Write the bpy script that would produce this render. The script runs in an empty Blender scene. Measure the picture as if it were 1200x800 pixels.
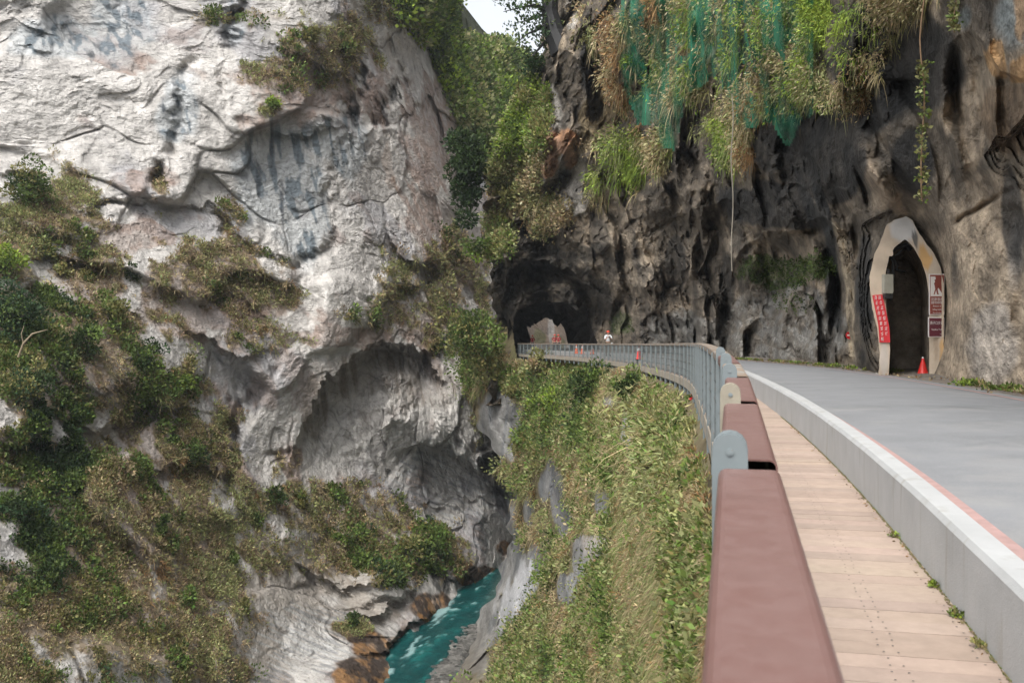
import bpy, bmesh, math, random
import numpy as np
from mathutils import Vector, Matrix
from math import pi, sin, cos, radians
random.seed(7); RNG=np.random.RandomState(11)
sc=bpy.context.scene; COL=sc.collection
F=1167.0; HY=368.0     # focal length in photo pixels, horizon row

# ------------------------------------------------------------------ noise
def _hash(ix,iy,iz,s=0):
    h=(ix.astype(np.uint32)*np.uint32(374761393)+iy.astype(np.uint32)*np.uint32(668265263)+iz.astype(np.uint32)*np.uint32(2246822519)+np.uint32((s*3266489917+12345)&0xffffffff))
    h^=h>>np.uint32(15); h*=np.uint32(2246822519); h^=h>>np.uint32(13); h*=np.uint32(3266489917); h^=h>>np.uint32(16)
    return h
def _r(h): return (h&np.uint32(0xffff)).astype(np.float32)/65535.0
def vnoise(p,s=0):
    """gradient noise, p (N,3) -> about -1..1"""
    p=np.asarray(p,np.float32); i=np.floor(p).astype(np.int64); f=p-i
    u=f*f*f*(f*(f*6-15)+10); out=0
    for dx in (0,1):
        wx=u[:,0] if dx else 1-u[:,0]
        for dy in (0,1):
            wy=u[:,1] if dy else 1-u[:,1]
            for dz in (0,1):
                wz=u[:,2] if dz else 1-u[:,2]
                h=_hash(i[:,0]+dx,i[:,1]+dy,i[:,2]+dz,s)
                gx=_r(h)*2-1; gy=_r(h>>np.uint32(8))*2-1; gz=_r(h>>np.uint32(16))*2-1
                out=out+wx*wy*wz*(gx*(f[:,0]-dx)+gy*(f[:,1]-dy)+gz*(f[:,2]-dz))
    return out*1.7
def fbm(p,o=4,s=0,g=.5):
    a=1;t=0;p=np.asarray(p,np.float32)
    for k in range(o): t=t+a*vnoise(p,s+k); a*=g; p=p*2.03+7.1
    return t
def ridged(p,o=4,s=0):
    a=1;t=0;p=np.asarray(p,np.float32)
    for k in range(o): t=t+a*(1-2*np.abs(vnoise(p,s+k))); a*=.5; p=p*2.03+3.7
    return t*.5
JG=np.array([[.9,.1,.45],[-.75,.2,.6],[.15,-.3,-1.0],[-.2,.1,1.0],[.8,.3,-.5],[-.9,0,-.3]],np.float32)
def cells(p,s=0,k=22.,joints=False):
    """fractured-block field: tilted facets that step into each other, distance to the next block, random per block"""
    p=np.asarray(p,np.float32); i=np.floor(p).astype(np.int64)
    n=len(p); d1=np.full(n,9e9,np.float32); d2=d1.copy(); hs=np.zeros(n,np.float32); ws=np.full(n,1e-9,np.float32); r1=hs.copy()
    for dx in (-1,0,1):
        for dy in (-1,0,1):
            for dz in (-1,0,1):
                c=i+np.array([dx,dy,dz]); h=_hash(c[:,0],c[:,1],c[:,2],s)
                q=np.stack([c[:,0]+_r(h),c[:,1]+_r(h>>np.uint32(7)),c[:,2]+_r(h>>np.uint32(15))],1).astype(np.float32)
                v=p-q; d=(v*v).sum(1)
                hb=_hash(c[:,0],c[:,1],c[:,2],s+31)
                fh=v[:,0]*(_r(hb)*2-1)+v[:,1]*(_r(hb>>np.uint32(8))*2-1)+v[:,2]*(_r(hb>>np.uint32(16))*2-1)+(_r(hb>>np.uint32(4))-.5)*.8
                if joints:
                    G=JG[(hb>>np.uint32(9))%6]; fh=v[:,0]*G[:,0]+v[:,1]*G[:,1]+v[:,2]*G[:,2]+fh*.3+(_r(hb>>np.uint32(4))-.5)*.6
                w=np.exp(-k*d)+1e-12; hs+=w*fh; ws+=w
                m=d<d1
                d2=np.where(m,d1,np.minimum(d2,d)); r1=np.where(m,_r(hb>>np.uint32(12)),r1); d1=np.where(m,d,d1)
    return hs/ws,np.sqrt(d2)-np.sqrt(d1),r1
def sst(x,a,b):
    t=np.clip((x-a)/(b-a),0,1); return t*t*(3-2*t)
def tps(pts):
    P=np.array(pts,float); xy=P[:,:2]/100; n=len(P)
    def U(r2): return np.where(r2>0,r2*np.log(r2+1e-12),0)
    K=U(((xy[:,None]-xy[None])**2).sum(2))+np.eye(n)*.05
    A=np.zeros((n+3,n+3)); A[:n,:n]=K; A[:n,n]=1; A[:n,n+1:]=xy; A[n,:n]=1; A[n+1:,:n]=xy.T
    w=np.linalg.solve(A,np.r_[np.log(P[:,2]),0,0,0])
    def f(x,y):
        x=np.ravel(x)/100; y=np.ravel(y)/100; o=w[n]+w[n+1]*x+w[n+2]*y
        for k in range(n): o=o+w[k]*U((x-xy[k,0])**2+(y-xy[k,1])**2)
        return np.exp(o)
    return f
def pline(x,y,pts):
    """signed distance to a polyline (negative = above it / to its left when it runs down), and arc fraction"""
    best=np.full(x.shape,9e9); sg=np.zeros(x.shape); fr=np.zeros(x.shape)
    n=len(pts)-1
    for k in range(n):
        ax,ay=pts[k]; bx,by=pts[k+1]; vx,vy=bx-ax,by-ay; L=vx*vx+vy*vy
        t=np.clip(((x-ax)*vx+(y-ay)*vy)/L,0,1); dx=x-ax-t*vx; dy=y-ay-t*vy; d=np.hypot(dx,dy)
        m=d<best; best=np.where(m,d,best); sg=np.where(m,np.sign(vx*(y-ay)-vy*(x-ax)),sg); fr=np.where(m,(k+t)/n,fr)
    return best,sg,fr

# ------------------------------------------------------------------ mesh helpers
def link(o,parent=None):
    COL.objects.link(o)
    if parent is not None: o.parent=parent
    return o
def mesh_obj(name,V,Fc,mat,parent=None,col=None,smooth=False):
    """V (N,3); Fc (M,k) array or list of arrays; col (N,3) linear"""
    me=bpy.data.meshes.new(name); V=np.asarray(V,np.float32)
    fl=[np.asarray(f,np.int64) for f in (Fc if isinstance(Fc,list) else [Fc]) if len(f)]
    me.vertices.add(len(V)); me.vertices.foreach_set('co',V.ravel())
    li=np.concatenate([f.ravel() for f in fl]); tot=np.concatenate([np.full(len(f),f.shape[1]) for f in fl])
    me.loops.add(len(li)); me.loops.foreach_set('vertex_index',li.astype(np.int32))
    me.polygons.add(len(tot)); me.polygons.foreach_set('loop_start',(np.cumsum(tot)-tot).astype(np.int32))
    me.polygons.foreach_set('use_smooth',np.full(len(tot),bool(smooth)))
    me.update(calc_edges=True)
    if col is not None:
        a=me.color_attributes.new('Col','FLOAT_COLOR','POINT'); c=np.ones((len(V),4),np.float32); c[:,:3]=col; a.data.foreach_set('color',c.ravel())
    if mat: me.materials.append(mat)
    o=bpy.data.objects.new(name,me); return link(o,parent)
def bm_obj(name,bm,mat,parent=None,smooth=False):
    me=bpy.data.meshes.new(name); bm.normal_update(); bm.to_mesh(me); bm.free()
    if smooth:
        for p in me.polygons: p.use_smooth=True
    if mat: me.materials.append(mat)
    o=bpy.data.objects.new(name,me); return link(o,parent)
def tag(o,label,cat,group=None):
    o['label']=label; o['category']=cat
    if group: o['group']=group
    return o
def empty(name,loc,rz=0):
    o=bpy.data.objects.new(name,None); o.location=loc; o.rotation_euler=(0,0,rz); o.empty_display_size=.3; return link(o)
def setting(o): o['kind']='structure'; return o
def stuff(o,label,cat): o['kind']='stuff'; o['label']=label; o['category']=cat; return o
def box(bm,c,s,m=None):
    """box centre c, size s, optional Matrix applied after"""
    r=bmesh.ops.create_cube(bm,size=1); M=Matrix.Translation(c)@Matrix.Diagonal((s[0],s[1],s[2],1))
    if m is not None: M=m@M
    bmesh.ops.transform(bm,matrix=M,verts=r['verts']); return r['verts']
def tube(bm,pts,rads,n=8,cap=True):
    rings=[]; pts=[Vector(p) for p in pts]
    if not hasattr(rads,'__len__'): rads=[rads]*len(pts)
    for k,p in enumerate(pts):
        d=(pts[min(k+1,len(pts)-1)]-pts[max(k-1,0)]).normalized()
        a=d.orthogonal().normalized() if k==0 else (pa-d*pa.dot(d)).normalized(); pa=a; b=d.cross(a)
        rings.append([bm.verts.new(p+(a*cos(2*pi*j/n)+b*sin(2*pi*j/n))*rads[k]) for j in range(n)])
    for r0,r1 in zip(rings,rings[1:]):
        for j in range(n): bm.faces.new((r0[j],r0[(j+1)%n],r1[(j+1)%n],r1[j]))
    if cap: bm.faces.new(rings[0][::-1]); bm.faces.new(rings[-1])
def prism(bm,poly,y0,y1,m=None):
    """poly in (x,z), extruded y0..y1"""
    a=[bm.verts.new((x,y0,z)) for x,z in poly]; b=[bm.verts.new((x,y1,z)) for x,z in poly]
    n=len(poly); bm.faces.new(a); bm.faces.new(b[::-1])
    for i in range(n): bm.faces.new((a[i],b[i],b[(i+1)%n],a[(i+1)%n]))
    if m is not None: bmesh.ops.transform(bm,matrix=m,verts=a+b)

# ------------------------------------------------------------------ materials
def mat(name,col=(.5,.5,.5),rough=.8,attr=False,metal=0,noise=0,nscale=5,bump=0,bscale=20,spec=.5,fine=0,trans=0,coords='Object',bdetail=6,ridge=False,chip=False):
    m=bpy.data.materials.new(name); m.use_nodes=True; nt=m.node_tree; N=nt.nodes; L=nt.links
    b=N['Principled BSDF']; b.inputs['Roughness'].default_value=rough; b.inputs['Metallic'].default_value=metal
    b.inputs['Specular IOR Level'].default_value=spec; b.inputs['Base Color'].default_value=(*col,1)
    tc=N.new('ShaderNodeTexCoord'); src=None
    if attr:
        a=N.new('ShaderNodeAttribute'); a.attribute_name='Col'; src=a.outputs['Color']
    if noise:
        n=N.new('ShaderNodeTexNoise'); n.inputs['Scale'].default_value=nscale; n.inputs['Detail'].default_value=8; n.inputs['Roughness'].default_value=.65
        L.new(tc.outputs[coords],n.inputs['Vector'])
        mr=N.new('ShaderNodeMapRange'); mr.inputs['From Min'].default_value=.25; mr.inputs['From Max'].default_value=.75
        mr.inputs['To Min'].default_value=1-noise; mr.inputs['To Max'].default_value=1+noise; L.new(n.outputs['Fac'],mr.inputs['Value'])
        mx=N.new('ShaderNodeVectorMath'); mx.operation='SCALE'; L.new(mr.outputs[0],mx.inputs['Scale'])
        if src is not None: L.new(src,mx.inputs[0])
        else: mx.inputs[0].default_value=col
        src=mx.outputs[0]
    if src is not None: L.new(src,b.inputs['Base Color'])
    if bump:
        n2=N.new('ShaderNodeTexNoise'); n2.noise_type='RIDGED_MULTIFRACTAL' if ridge else 'FBM'; n2.inputs['Scale'].default_value=bscale; n2.inputs['Detail'].default_value=bdetail; n2.inputs['Roughness'].default_value=.7
        L.new(tc.outputs[coords],n2.inputs['Vector']); bp=N.new('ShaderNodeBump'); bp.inputs['Strength'].default_value=.8; bp.inputs['Distance'].default_value=bump
        hsrc=n2.outputs['Fac']
        if chip:
            vo=N.new('ShaderNodeTexVoronoi'); vo.distance='CHEBYCHEV'; vo.inputs['Scale'].default_value=bscale*.9; vo.inputs['Detail'].default_value=4; vo.inputs['Roughness'].default_value=.6
            mpv=N.new('ShaderNodeMapping'); mpv.inputs['Rotation'].default_value=(.3,.6,.4); mpv.inputs['Scale'].default_value=(.7,1,1.3); L.new(tc.outputs[coords],mpv.inputs[0]); L.new(mpv.outputs[0],vo.inputs['Vector'])
            ad=N.new('ShaderNodeMath'); ad.operation='ADD'; L.new(n2.outputs['Fac'],ad.inputs[0]); L.new(vo.outputs['Distance'],ad.inputs[1]); hsrc=ad.outputs[0]
        L.new(hsrc,bp.inputs['Height']); L.new(bp.outputs[0],b.inputs['Normal'])
    if trans:
        t=N.new('ShaderNodeBsdfTranslucent'); ms=N.new('ShaderNodeMixShader'); ms.inputs[0].default_value=trans
        if src is not None: L.new(src,t.inputs['Color'])
        else: t.inputs['Color'].default_value=(*col,1)
        L.new(b.outputs[0],ms.inputs[1]); L.new(t.outputs[0],ms.inputs[2]); L.new(ms.outputs[0],N['Material Output'].inputs['Surface'])
    return m
M_rock=mat('weathered_marble',attr=True,rough=.9,spec=.25,noise=.22,nscale=1.3,bump=.30,bscale=1.3,bdetail=12,chip=True)
M_drock=mat('stained_limestone',attr=True,rough=.8,spec=.3,noise=.5,nscale=2.4,bump=.22,bscale=1.6,bdetail=12,chip=True)
M_soil=mat('slope_soil',attr=True,rough=.95,spec=.1,noise=.3,nscale=2,bump=.2,bscale=2.5)
M_leaf=mat('leaves',attr=True,rough=.6,spec=.25,trans=.28)
M_bark=mat('bark',(.045,.036,.03),rough=.95,noise=.4,nscale=6,bump=.03,bscale=20)

# ------------------------------------------------------------------ the path of the railing (x, rail-top z by y)
class Spl:
    def __init__(s,t,v):
        s.t=np.array(t,float); s.v=np.array(v,float); n=len(t); A=np.zeros((n,n)); b=np.zeros(n); h=np.diff(s.t)
        A[0,0]=A[-1,-1]=1
        for i in range(1,n-1):
            A[i,i-1]=h[i-1]; A[i,i]=2*(h[i-1]+h[i]); A[i,i+1]=h[i]; b[i]=6*((s.v[i+1]-s.v[i])/h[i]-(s.v[i]-s.v[i-1])/h[i-1])
        s.m=np.linalg.solve(A,b)
    def __call__(s,x):
        x=np.asarray(x,float); k=np.clip(np.searchsorted(s.t,x)-1,0,len(s.t)-2); h=s.t[k+1]-s.t[k]; a=(s.t[k+1]-x)/h; c=(x-s.t[k])/h
        return a*s.v[k]+c*s.v[k+1]+((a**3-a)*s.m[k]+(c**3-c)*s.m[k+1])*h*h/6
_sx=Spl([-8,-4,0,2.7,4.8,7.3,10,16,20,26.5,33,43,51,59,68,87,97,106,118,135,160],
        [-1.712,-.832,.048,.642,1.104,1.64,2.16,3.18,3.84,4.9,5.72,6.40,6.62,6.62,6.4,4.5,2.7,.9,.2,.6,3])
_sz=Spl([-8,0,5,10,16,20,26.5,33,43,51,59,68,87,106,135,160],[-.4,-.4,-.41,-.43,-.5,-.59,-.77,-.96,-1.27,-1.51,-1.75,-2.02,-2.57,-3.1,-3.9,-4.6])
_Y=np.linspace(-8,155,3261); _X=_sx(_Y); _Z=_sz(_Y); _S=np.r_[0,np.cumsum(np.hypot(np.diff(_X),np.diff(_Y)))]
_S-=np.interp(0,_Y,_S)
def railx(y): return np.interp(y,_Y,_X)
def railz(y): return np.interp(y,_Y,_Z)
def at_s(s,off=0,dz=0):
    """point at arc length s, off metres to the right of the rail, dz above the rail top"""
    y=np.interp(s,_S,_Y); x=railx(y); e=.05; tx=(railx(y+e)-railx(y-e))/(2*e); l=np.hypot(tx,1); tx,ty=tx/l,1/l
    return np.stack([x+ty*off,y-tx*off,railz(y)+dz+0*off],-1)
def frame_s(s):
    p=at_s(s); q=at_s(s+.02); d=q-p; d[2]=0; d/=np.linalg.norm(d); return p,d
def s_of_y(y): return float(np.interp(y,_Y,_S))
DECK=-1.10; ROAD=-.86; KERB=-.70
# ------------------------------------------------------------------ rock faces
def ray(px,py,D): return np.stack([(px-600)/F*D,D,(HY-py)/F*D],-1)
def at(px,py,D): return Vector(((px-600)/F*D,D,(HY-py)/F*D))
def blob(x,y,cx,cy,rx,ry,a=0):
    dx=x-cx; dy=y-cy
    if a: ca,sa=cos(radians(a)),sin(radians(a)); dx,dy=dx*ca+dy*sa,-dx*sa+dy*ca
    return np.exp(-((dx/rx)**2+(dy/ry)**2))
def mixc(c,col,w):
    w=np.clip(w,0,1)[:,None]; return c*(1-w)+np.array(col,np.float32)*w
def lip(x,y,pts,amp,decay,soft=3):
    """overhang: rock below the line steps back by amp (m) and comes forward again over decay px"""
    d,s,f=pline(x,y,pts); m=np.sin(np.pi*np.clip(f,.0,1))**.8
    below=s*d; return amp*m*np.where(below>0,(1-np.exp(-below/soft))*np.exp(-below/decay),0)*np.exp(-(np.maximum(d-abs(below),0)/20)**2)
def groove(x,y,pts,amp,w):
    d,s,f=pline(x,y,pts); return amp*np.exp(-(d/w)**2)*np.sin(np.pi*np.clip(f,.02,.98))**.3
def quads(nr,nc,keep=None):
    i=np.arange(nr*nc).reshape(nr,nc); q=np.stack([i[:-1,:-1],i[1:,:-1],i[1:,1:],i[:-1,1:]],-1).reshape(-1,4)
    if keep is not None: q=q[keep.reshape(-1)]
    return q
def grid_normals(P):
    du=np.gradient(P,axis=1); dv=np.gradient(P,axis=0); n=np.cross(dv,du); n/=np.linalg.norm(n,axis=-1,keepdims=True)+1e-9
    f=(n*P).sum(-1)>0; n[f]*=-1; return n

# ---- marble wall across the gorge
def warp(p,a,sc_,s=50):
    return p+a*np.stack([vnoise(p/sc_,s),vnoise(p/sc_,s+1),vnoise(p/sc_,s+2)],1)
def rot(p,ax,deg):
    M=np.array(Matrix.Rotation(radians(deg),3,ax)); return p@M.T
L_D=tps([(-140,-120,110),(-140,300,76),(-140,850,50),(0,-60,108),(200,-60,122),(400,-60,130),(500,-60,150),(560,20,190),(600,60,205),(650,100,220),(700,300,210),
 (0,200,92),(0,400,74),(0,600,64),(0,850,54),(150,100,106),(150,300,95),(150,500,80),(150,700,69),(150,850,62),(300,200,112),(300,350,104),(300,500,98),(300,650,88),(300,850,75),
 (400,100,124),(400,300,116),(400,420,111),(400,600,106),(400,700,96),(400,800,79),(440,800,81.5),(480,745,95),(560,672,119),(480,130,142),(480,300,128),(480,450,120),(480,600,116),(500,690,104),
 (530,690,111.5),(560,220,165),(560,400,142),(560,550,130),(590,650,128),(620,300,175),(620,500,152),(680,400,180),(650,650,152),(470,900,84),(300,1000,66),(100,1000,52),(600,900,120)])
cx_=np.arange(-140,700,1.3); nv=830; v=np.linspace(0,1,nv)
ytop=np.interp(cx_,[-200,490,520,545,565,590,610,640,700],[-120,-80,-18,8,34,58,76,94,116])
PX,V_=np.meshgrid(cx_,v); YT=np.tile(ytop,(nv,1)); PY=YT+(960-YT)*V_
x=PX.ravel(); y=PY.ravel(); D=L_D(x,y); p=ray(x,y,D).astype(np.float32)
hill=sst(x-np.interp(y,[-60,0,60,130,200,260],[452,466,498,538,566,585]),-14,10)*sst(blob(x,y,560,60,75,140)+.25*blob(x,y,470,20,50,60)+.12*fbm(p/8,3,5)+.5*sst(x,560,600)*sst(-y,-230,-150),.42,.52)      # the wooded hillside, softer rock
off=-fbm(p/30,2,1)*3.6
pr=rot(warp(p,2.2,7),'Y',32)*np.array([.62,1,1.25],np.float32)
rough_=sst(fbm(p/20,3,91)+.25*fbm(p/6,2,92),-.25,.35)      # some stretches are smooth slabs, others broken
pj=pr*np.array([.75,1,1.15],np.float32)
h,e,r=cells(warp(pj,.8,5,64)/12,3,22,True); off-=h*2.6*(1-hill); r1=r
g=sst(fbm(p/13,2,93),.0,.3); off+=.5*np.exp(-(e/.02)**2)*(1-hill)*g; crk=np.exp(-(e/.018)**2)*g
h,e,r=cells(warp(pj,.5,3,64)/4.6,4,70,True); off-=h*.95*(1-.6*hill)*(.3+.7*rough_); r2=r; crk2=np.exp(-(e/.025)**2)*sst(fbm(p/7,2,94),.0,.35)
h,e,r=cells(warp(pj,.25,1.2,60)/1.9,5,110,True); off-=h*.45*(.2+.8*rough_); r3=r; crk3=np.exp(-(e/.035)**2)*sst(fbm(p/4,2,90),.1,.4)
h,e,r=cells(warp(pj,.1,.5,66)/.8,6,130,True); off-=h*.22*(.2+.8*rough_); r4=r
off-=fbm(p/1.3,4,9)*.16
off-=fbm(p/9,3,77)*2.5*hill
X0,Y0=x,y
x=X0+7*fbm(p/6,3,95)+5*fbm(p/1.6,4,96); y=Y0+7*fbm(p/6,3,97)+5*fbm(p/1.6,4,98)
gn_=fbm(p/4,3,180)
# the great hollow, the notches, ledges and cracks seen in the photograph
ALC=[(338,560),(350,508),(370,460),(402,422),(440,403),(480,403),(508,425),(528,462)]
off+=lip(x,y,ALC,12,80,6)
off-=5*blob(x,y,535,480,42,46,35)
off+=lip(x,y,[(462,530),(498,516),(545,532),(575,558),(602,582)],8,60,4)
off+=lip(x,y,[(500,600),(530,590),(545,600)],2,30)
off-=5*blob(x,y,560,520,30,22,30)+3*blob(x,y,470,480,16,60,-25)+2*blob(x,y,420,520,12,50,-30)
for pts,a,w in [([(228,70),(212,120),(204,165),(188,205),(160,246)],4.5,8),([(290,2),(266,30),(270,62)],5,7),([(428,75),(408,130),(402,170)],7,9),([(475,82),(450,130),(455,160)],5,8),
  ([(232,232),(262,262),(300,292),(345,312)],3,5),([(345,312),(382,300),(398,262)],3,4),([(398,262),(380,225),(392,190)],1.5,4),([(285,452),(268,500),(278,540),(262,605)],6,8),
  ([(300,395),(330,430),(290,470)],2.5,6),([(100,250),(140,238),(162,246)],2,4),([(350,330),(370,380),(340,400)],2,5),([(215,300),(240,350),(285,352),(310,400)],3,7),([(270,60),(262,130),(300,145)],1.2,4),
  ([(440,350),(500,410),(560,420)],2,6),([(520,380),(560,450),(590,540)],3,8),
  ([(300,545),(318,530),(340,532)],1.5,3),([(400,720),(440,705),(470,705)],2.5,5),([(330,640),(345,700),(325,760)],1.5,5),([(545,480),(552,520),(548,545)],1.6,4)]:
    off+=groove(x,y,pts,a*.75,w*1.1)*np.clip(.55+.9*gn_,.15,1.3)
for pts,a,dec in [([(-10,200),(30,196),(58,212)],2.5,18),([(0,512),(45,508),(95,530)],5,24),([(160,240),(240,235),(300,285)],2,22),([(395,722),(450,715),(480,690),(520,640)],4,34),([(405,765),(450,755),(475,740),(520,705)],3,30),
  ([(300,640),(360,662),(400,690),(470,676),(505,630)],2.5,26),([(320,45),(380,80),(425,90)],3,20),([(210,385),(250,392),(275,420),(330,410)],3,26),([(455,265),(480,300),(545,320)],3,30),
  ([(300,150),(345,158),(400,150)],2.5,14),([(40,470),(110,505),(170,470),(225,480)],3,26),([(150,560),(230,540),(275,560)],3,24),([(525,565),(560,585),(596,600)],3,18),([(480,640),(505,655),(530,640)],2,20)]:
    off+=lip(x,y,pts,a,dec)
off-=2.5*blob(x,y,180,225,20,14)+3*blob(x,y,560,600,22,26)+3*blob(x,y,445,690,32,26)
x,y=X0,Y0; D2=D+off
Pl=ray(x,y,D2).reshape(nv,len(cx_),3)
# top edge rolled back so the wall has a crest
NL=grid_normals(Pl); nz=NL[...,2].ravel()
n1=fbm(p/5,4,20); n2=fbm(p/1.6,4,21); n3=fbm(p*np.array([.9,.9,.05],np.float32),4,22); n4=fbm(p/14,3,23)
c=np.tile(np.array([.50,.478,.45],np.float32),(len(x),1))
c*=(1+.13*n1+.20*n2+.10*(r3-.5)+.16*(r2-.5))[:,None]
c=mixc(c,(.335,.33,.345),sst(n4+.5*n1,.1,.5)*.65)
c=mixc(c,(.30,.235,.20),sst(n1+.55*n4+.45*(y/800-.45)+.3*(r2-.5),.25,.7)*.55)       # warm soil-stained rock lower down
def M(lst,k=.45,lo=.42,hi=.6,nn=None):
    t=0
    for q in lst: t=np.maximum(t,blob(x,y,*q))
    return sst(t+k*(n1 if nn is None else nn)*sst(t,.02,.3),lo,hi)
brown=M([(370,110,95,48),(400,60,40,40),(520,160,55,90),(130,60,60,16,20),(110,330,60,60),(540,320,40,60),(480,385,60,30),(420,395,90,14),(150,280,70,20),(335,140,70,22),(180,210,35,16),(500,260,20,60),(240,360,110,70),(150,600,170,190),(95,450,70,40)],.6)
c=mixc(c,(.27,.20,.165),brown*.68*(.7+.6*sst(n2,-.4,.5)))
orange=M([(130,40,50,12,25),(300,360,60,30),(500,560,30,10),(340,225,20,8),(455,180,12,50)],.7,.6,.8)
c=mixc(c,(.36,.24,.16),orange*.3)
strk=sst(n3,-.1,.45)
wet=M([(135,28,48,45),(315,215,55,70),(355,240,35,80),(60,45,60,30),(385,160,50,30),(275,30,16,35),(210,130,30,45),(335,180,30,60),(410,170,25,50)],.25,.35,.65)
c=mixc(c,(.13,.165,.19),wet*strk*.9)
c=mixc(c,(.36,.41,.44),wet*(1-strk)*.45)
blk=M([(318,165,6,50),(303,225,5,70),(330,250,5,60),(110,60,8,50),(200,120,20,30)],.4,.5,.8)*sst(n3,-.3,.2)
c=mixc(c,(.05,.06,.07),blk*.75)
# hollow: darker grey-tan ceiling
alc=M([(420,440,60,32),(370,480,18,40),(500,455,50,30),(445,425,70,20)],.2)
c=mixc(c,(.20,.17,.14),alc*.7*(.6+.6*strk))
c=mixc(c,(.42,.405,.38),M([(450,510,80,60),(520,500,50,50)],.2)*.35)
# layered blue-grey rock at the river and near-black patches in the cleft and undercuts
band=np.sin((-x*.42+y*.95)*.62+3.2*n4+1.3*n1)+.6*n2
c=mixc(c,(.26,.225,.185),M([(350,690,95,50),(430,705,70,40),(300,760,60,60),(400,640,90,30)],.5,.35,.75)*.65)
lay=M([(545,600,60,58),(560,560,45,30),(360,750,80,50),(310,760,50,60),(520,545,50,40),(480,560,40,30)],.35)
c=mixc(c,(.13,.155,.18),lay*sst(band+1.2*n1+.5*n2,.2,1.1)*.5); c=mixc(c,(.42,.45,.47),lay*sst(-band+n2,.3,1.1)*.4)
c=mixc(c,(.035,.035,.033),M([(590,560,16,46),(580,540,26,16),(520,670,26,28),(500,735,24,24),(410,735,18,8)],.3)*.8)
rust=M([(470,765,60,34),(505,712,28,20),(560,672,36,10),(430,790,40,26),(505,755,30,18),(590,640,10,10),(545,672,14,14)],.35,.38,.55)
c=mixc(c,(.23,.115,.035),rust*(.4+.5*sst(n2,-.5,.4)))
c=mixc(c,(.035,.025,.02),rust*sst(-n2+.7*n1,-.15,.35)*.9)  # black recesses among the rusty rock painted in as colour
c=mixc(c,(.27,.20,.17),M([(545,265,60,60)],.3)*.35)
c=mixc(c,(.17,.125,.09),M([(640,385,45,40)],.2)*.95); c=mixc(c,(.36,.34,.31),M([(646,385,5,26)],.1)*.7); c=mixc(c,(.10,.10,.04),M([(632,396,14,9),(655,400,12,9)],.5)*.7)
# soil on ledges
soil=np.clip(sst(nz,.35,.7)*.8,0,1)
vegL=dict(
 scrub=[(250,322,72,40,.8),(100,318,60,38,.8),(95,385,95,45,1),(30,390,60,70,1),(120,440,110,60,1),(60,470,80,30,.9),(215,455,30,20,.8),(230,525,60,50,1),(60,560,90,60,1),(150,620,150,120,.95),(50,700,90,100,1),(220,700,80,90,.9),(150,760,110,50,.8),(250,640,30,60,.9),
  (380,55,55,38,.9),(350,85,60,20,.6),(317,127,13,10,1),(510,330,55,48,.85),(540,300,30,30,.7),(380,600,90,28,.8),(420,625,90,30,.95),(470,650,60,34,1),(330,590,40,22,.9),(500,640,30,30,.9),(350,650,80,25,.5),(410,735,18,8,.9),
  (265,250,18,22,.7),(185,225,10,22,.8),(330,345,26,16,.5),(470,365,60,22,.5),(60,250,60,50,1),(10,310,35,40,1),(295,20,60,10,.3),(455,10,26,26,.6),(300,395,50,20,.5),(560,440,20,60,.6),(530,380,40,30,.6),(280,740,30,40,.5)],
 forest=[(570,95,60,95,1),(520,60,55,70,1),(500,20,60,50,1),(590,170,26,60,.8),(545,120,24,40,1)])
def wmap(x,y,lst,n,k=.55,lo=.3,hi=.6):
    t=np.zeros(x.shape)
    for cx,cy,rx,ry,s in lst:
        g_=np.exp(-(((x-cx)/rx)**2+((y-cy)/ry)**2)); t=np.maximum(t,s*sst(g_+k*n,lo,hi)*sst(g_,.08,.2))
    return t
wS=wmap(x,y,vegL['scrub'],n1*.6+n2*.5); fe=sst(x-np.interp(y,[-60,0,60,130,200,260],[452,466,498,538,566,585])+8*n1,-7,7); wF=np.maximum(wmap(x,y,vegL['forest'],n1,.2,.25,.4),hill*.9)*fe
c=mixc(c,(.17,.125,.075),np.clip(wS*.75*(.5+n2)+soil*wS,0,.9))
c=mixc(c,(.12,.12,.055),wS*sst(n2,0,.5)*.5)
c=mixc(c,(.07,.08,.035),wF*.9)
c=mixc(c,(.07,.065,.06),crk2*.5); c=mixc(c,(.09,.08,.075),crk3*.4); c=c*(1+.14*(r4-.5))[:,None]
c=mixc(c,(.03,.03,.03),crk*.35)
c=np.clip(c,.01,.85)
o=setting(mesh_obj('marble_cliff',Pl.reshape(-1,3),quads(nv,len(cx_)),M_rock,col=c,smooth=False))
wS*=(.35+.9*sst(n1+n2,-.5,.4))
SL=dict(P=Pl.reshape(-1,3),N=NL.reshape(-1,3),x=x,y=y,S=wS,F=wF,n=n1)

# ---- our own bank, falling from the walkway to the river
S_D=tps([(605,420,106),(640,420,98),(678,424,86),(711,429,66),(742,436,50),(777,444,42),(808,456,32),(826,480,21),(837,511,15.5),(835,600,10.5),(832,700,9),(830,800,8),(830,950,6.5),(780,600,17),(780,800,14),(760,520,30),
 (700,500,58),(700,600,48),(700,800,34),(640,480,88),(600,600,97),(640,650,72),(640,800,58),(600,700,88),(592,660,104),(560,735,103),(510,805,87),(450,900,70),(570,800,78),(560,470,112),(560,400,114),(520,950,64),(600,950,48),(700,950,26),(780,950,11)])
py_=np.arange(385,960,1.25)
XL=np.interp(py_,[385,400,430,470,520,560,600,640,668,735,805,900,960],[562,556,545,552,572,598,601,594,590,557,505,445,420])
XL=XL+4*np.sin(py_/9)+2.5*np.sin(py_/3.7+1)
NB=14; NCs=270
rows=[]
for k,yy in enumerate(py_):
    xs=np.r_[XL[k]+np.arange(NB,0,-1)*2.2, XL[k]+(900-XL[k])*np.linspace(0,1,NCs)]; rows.append(xs)
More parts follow.
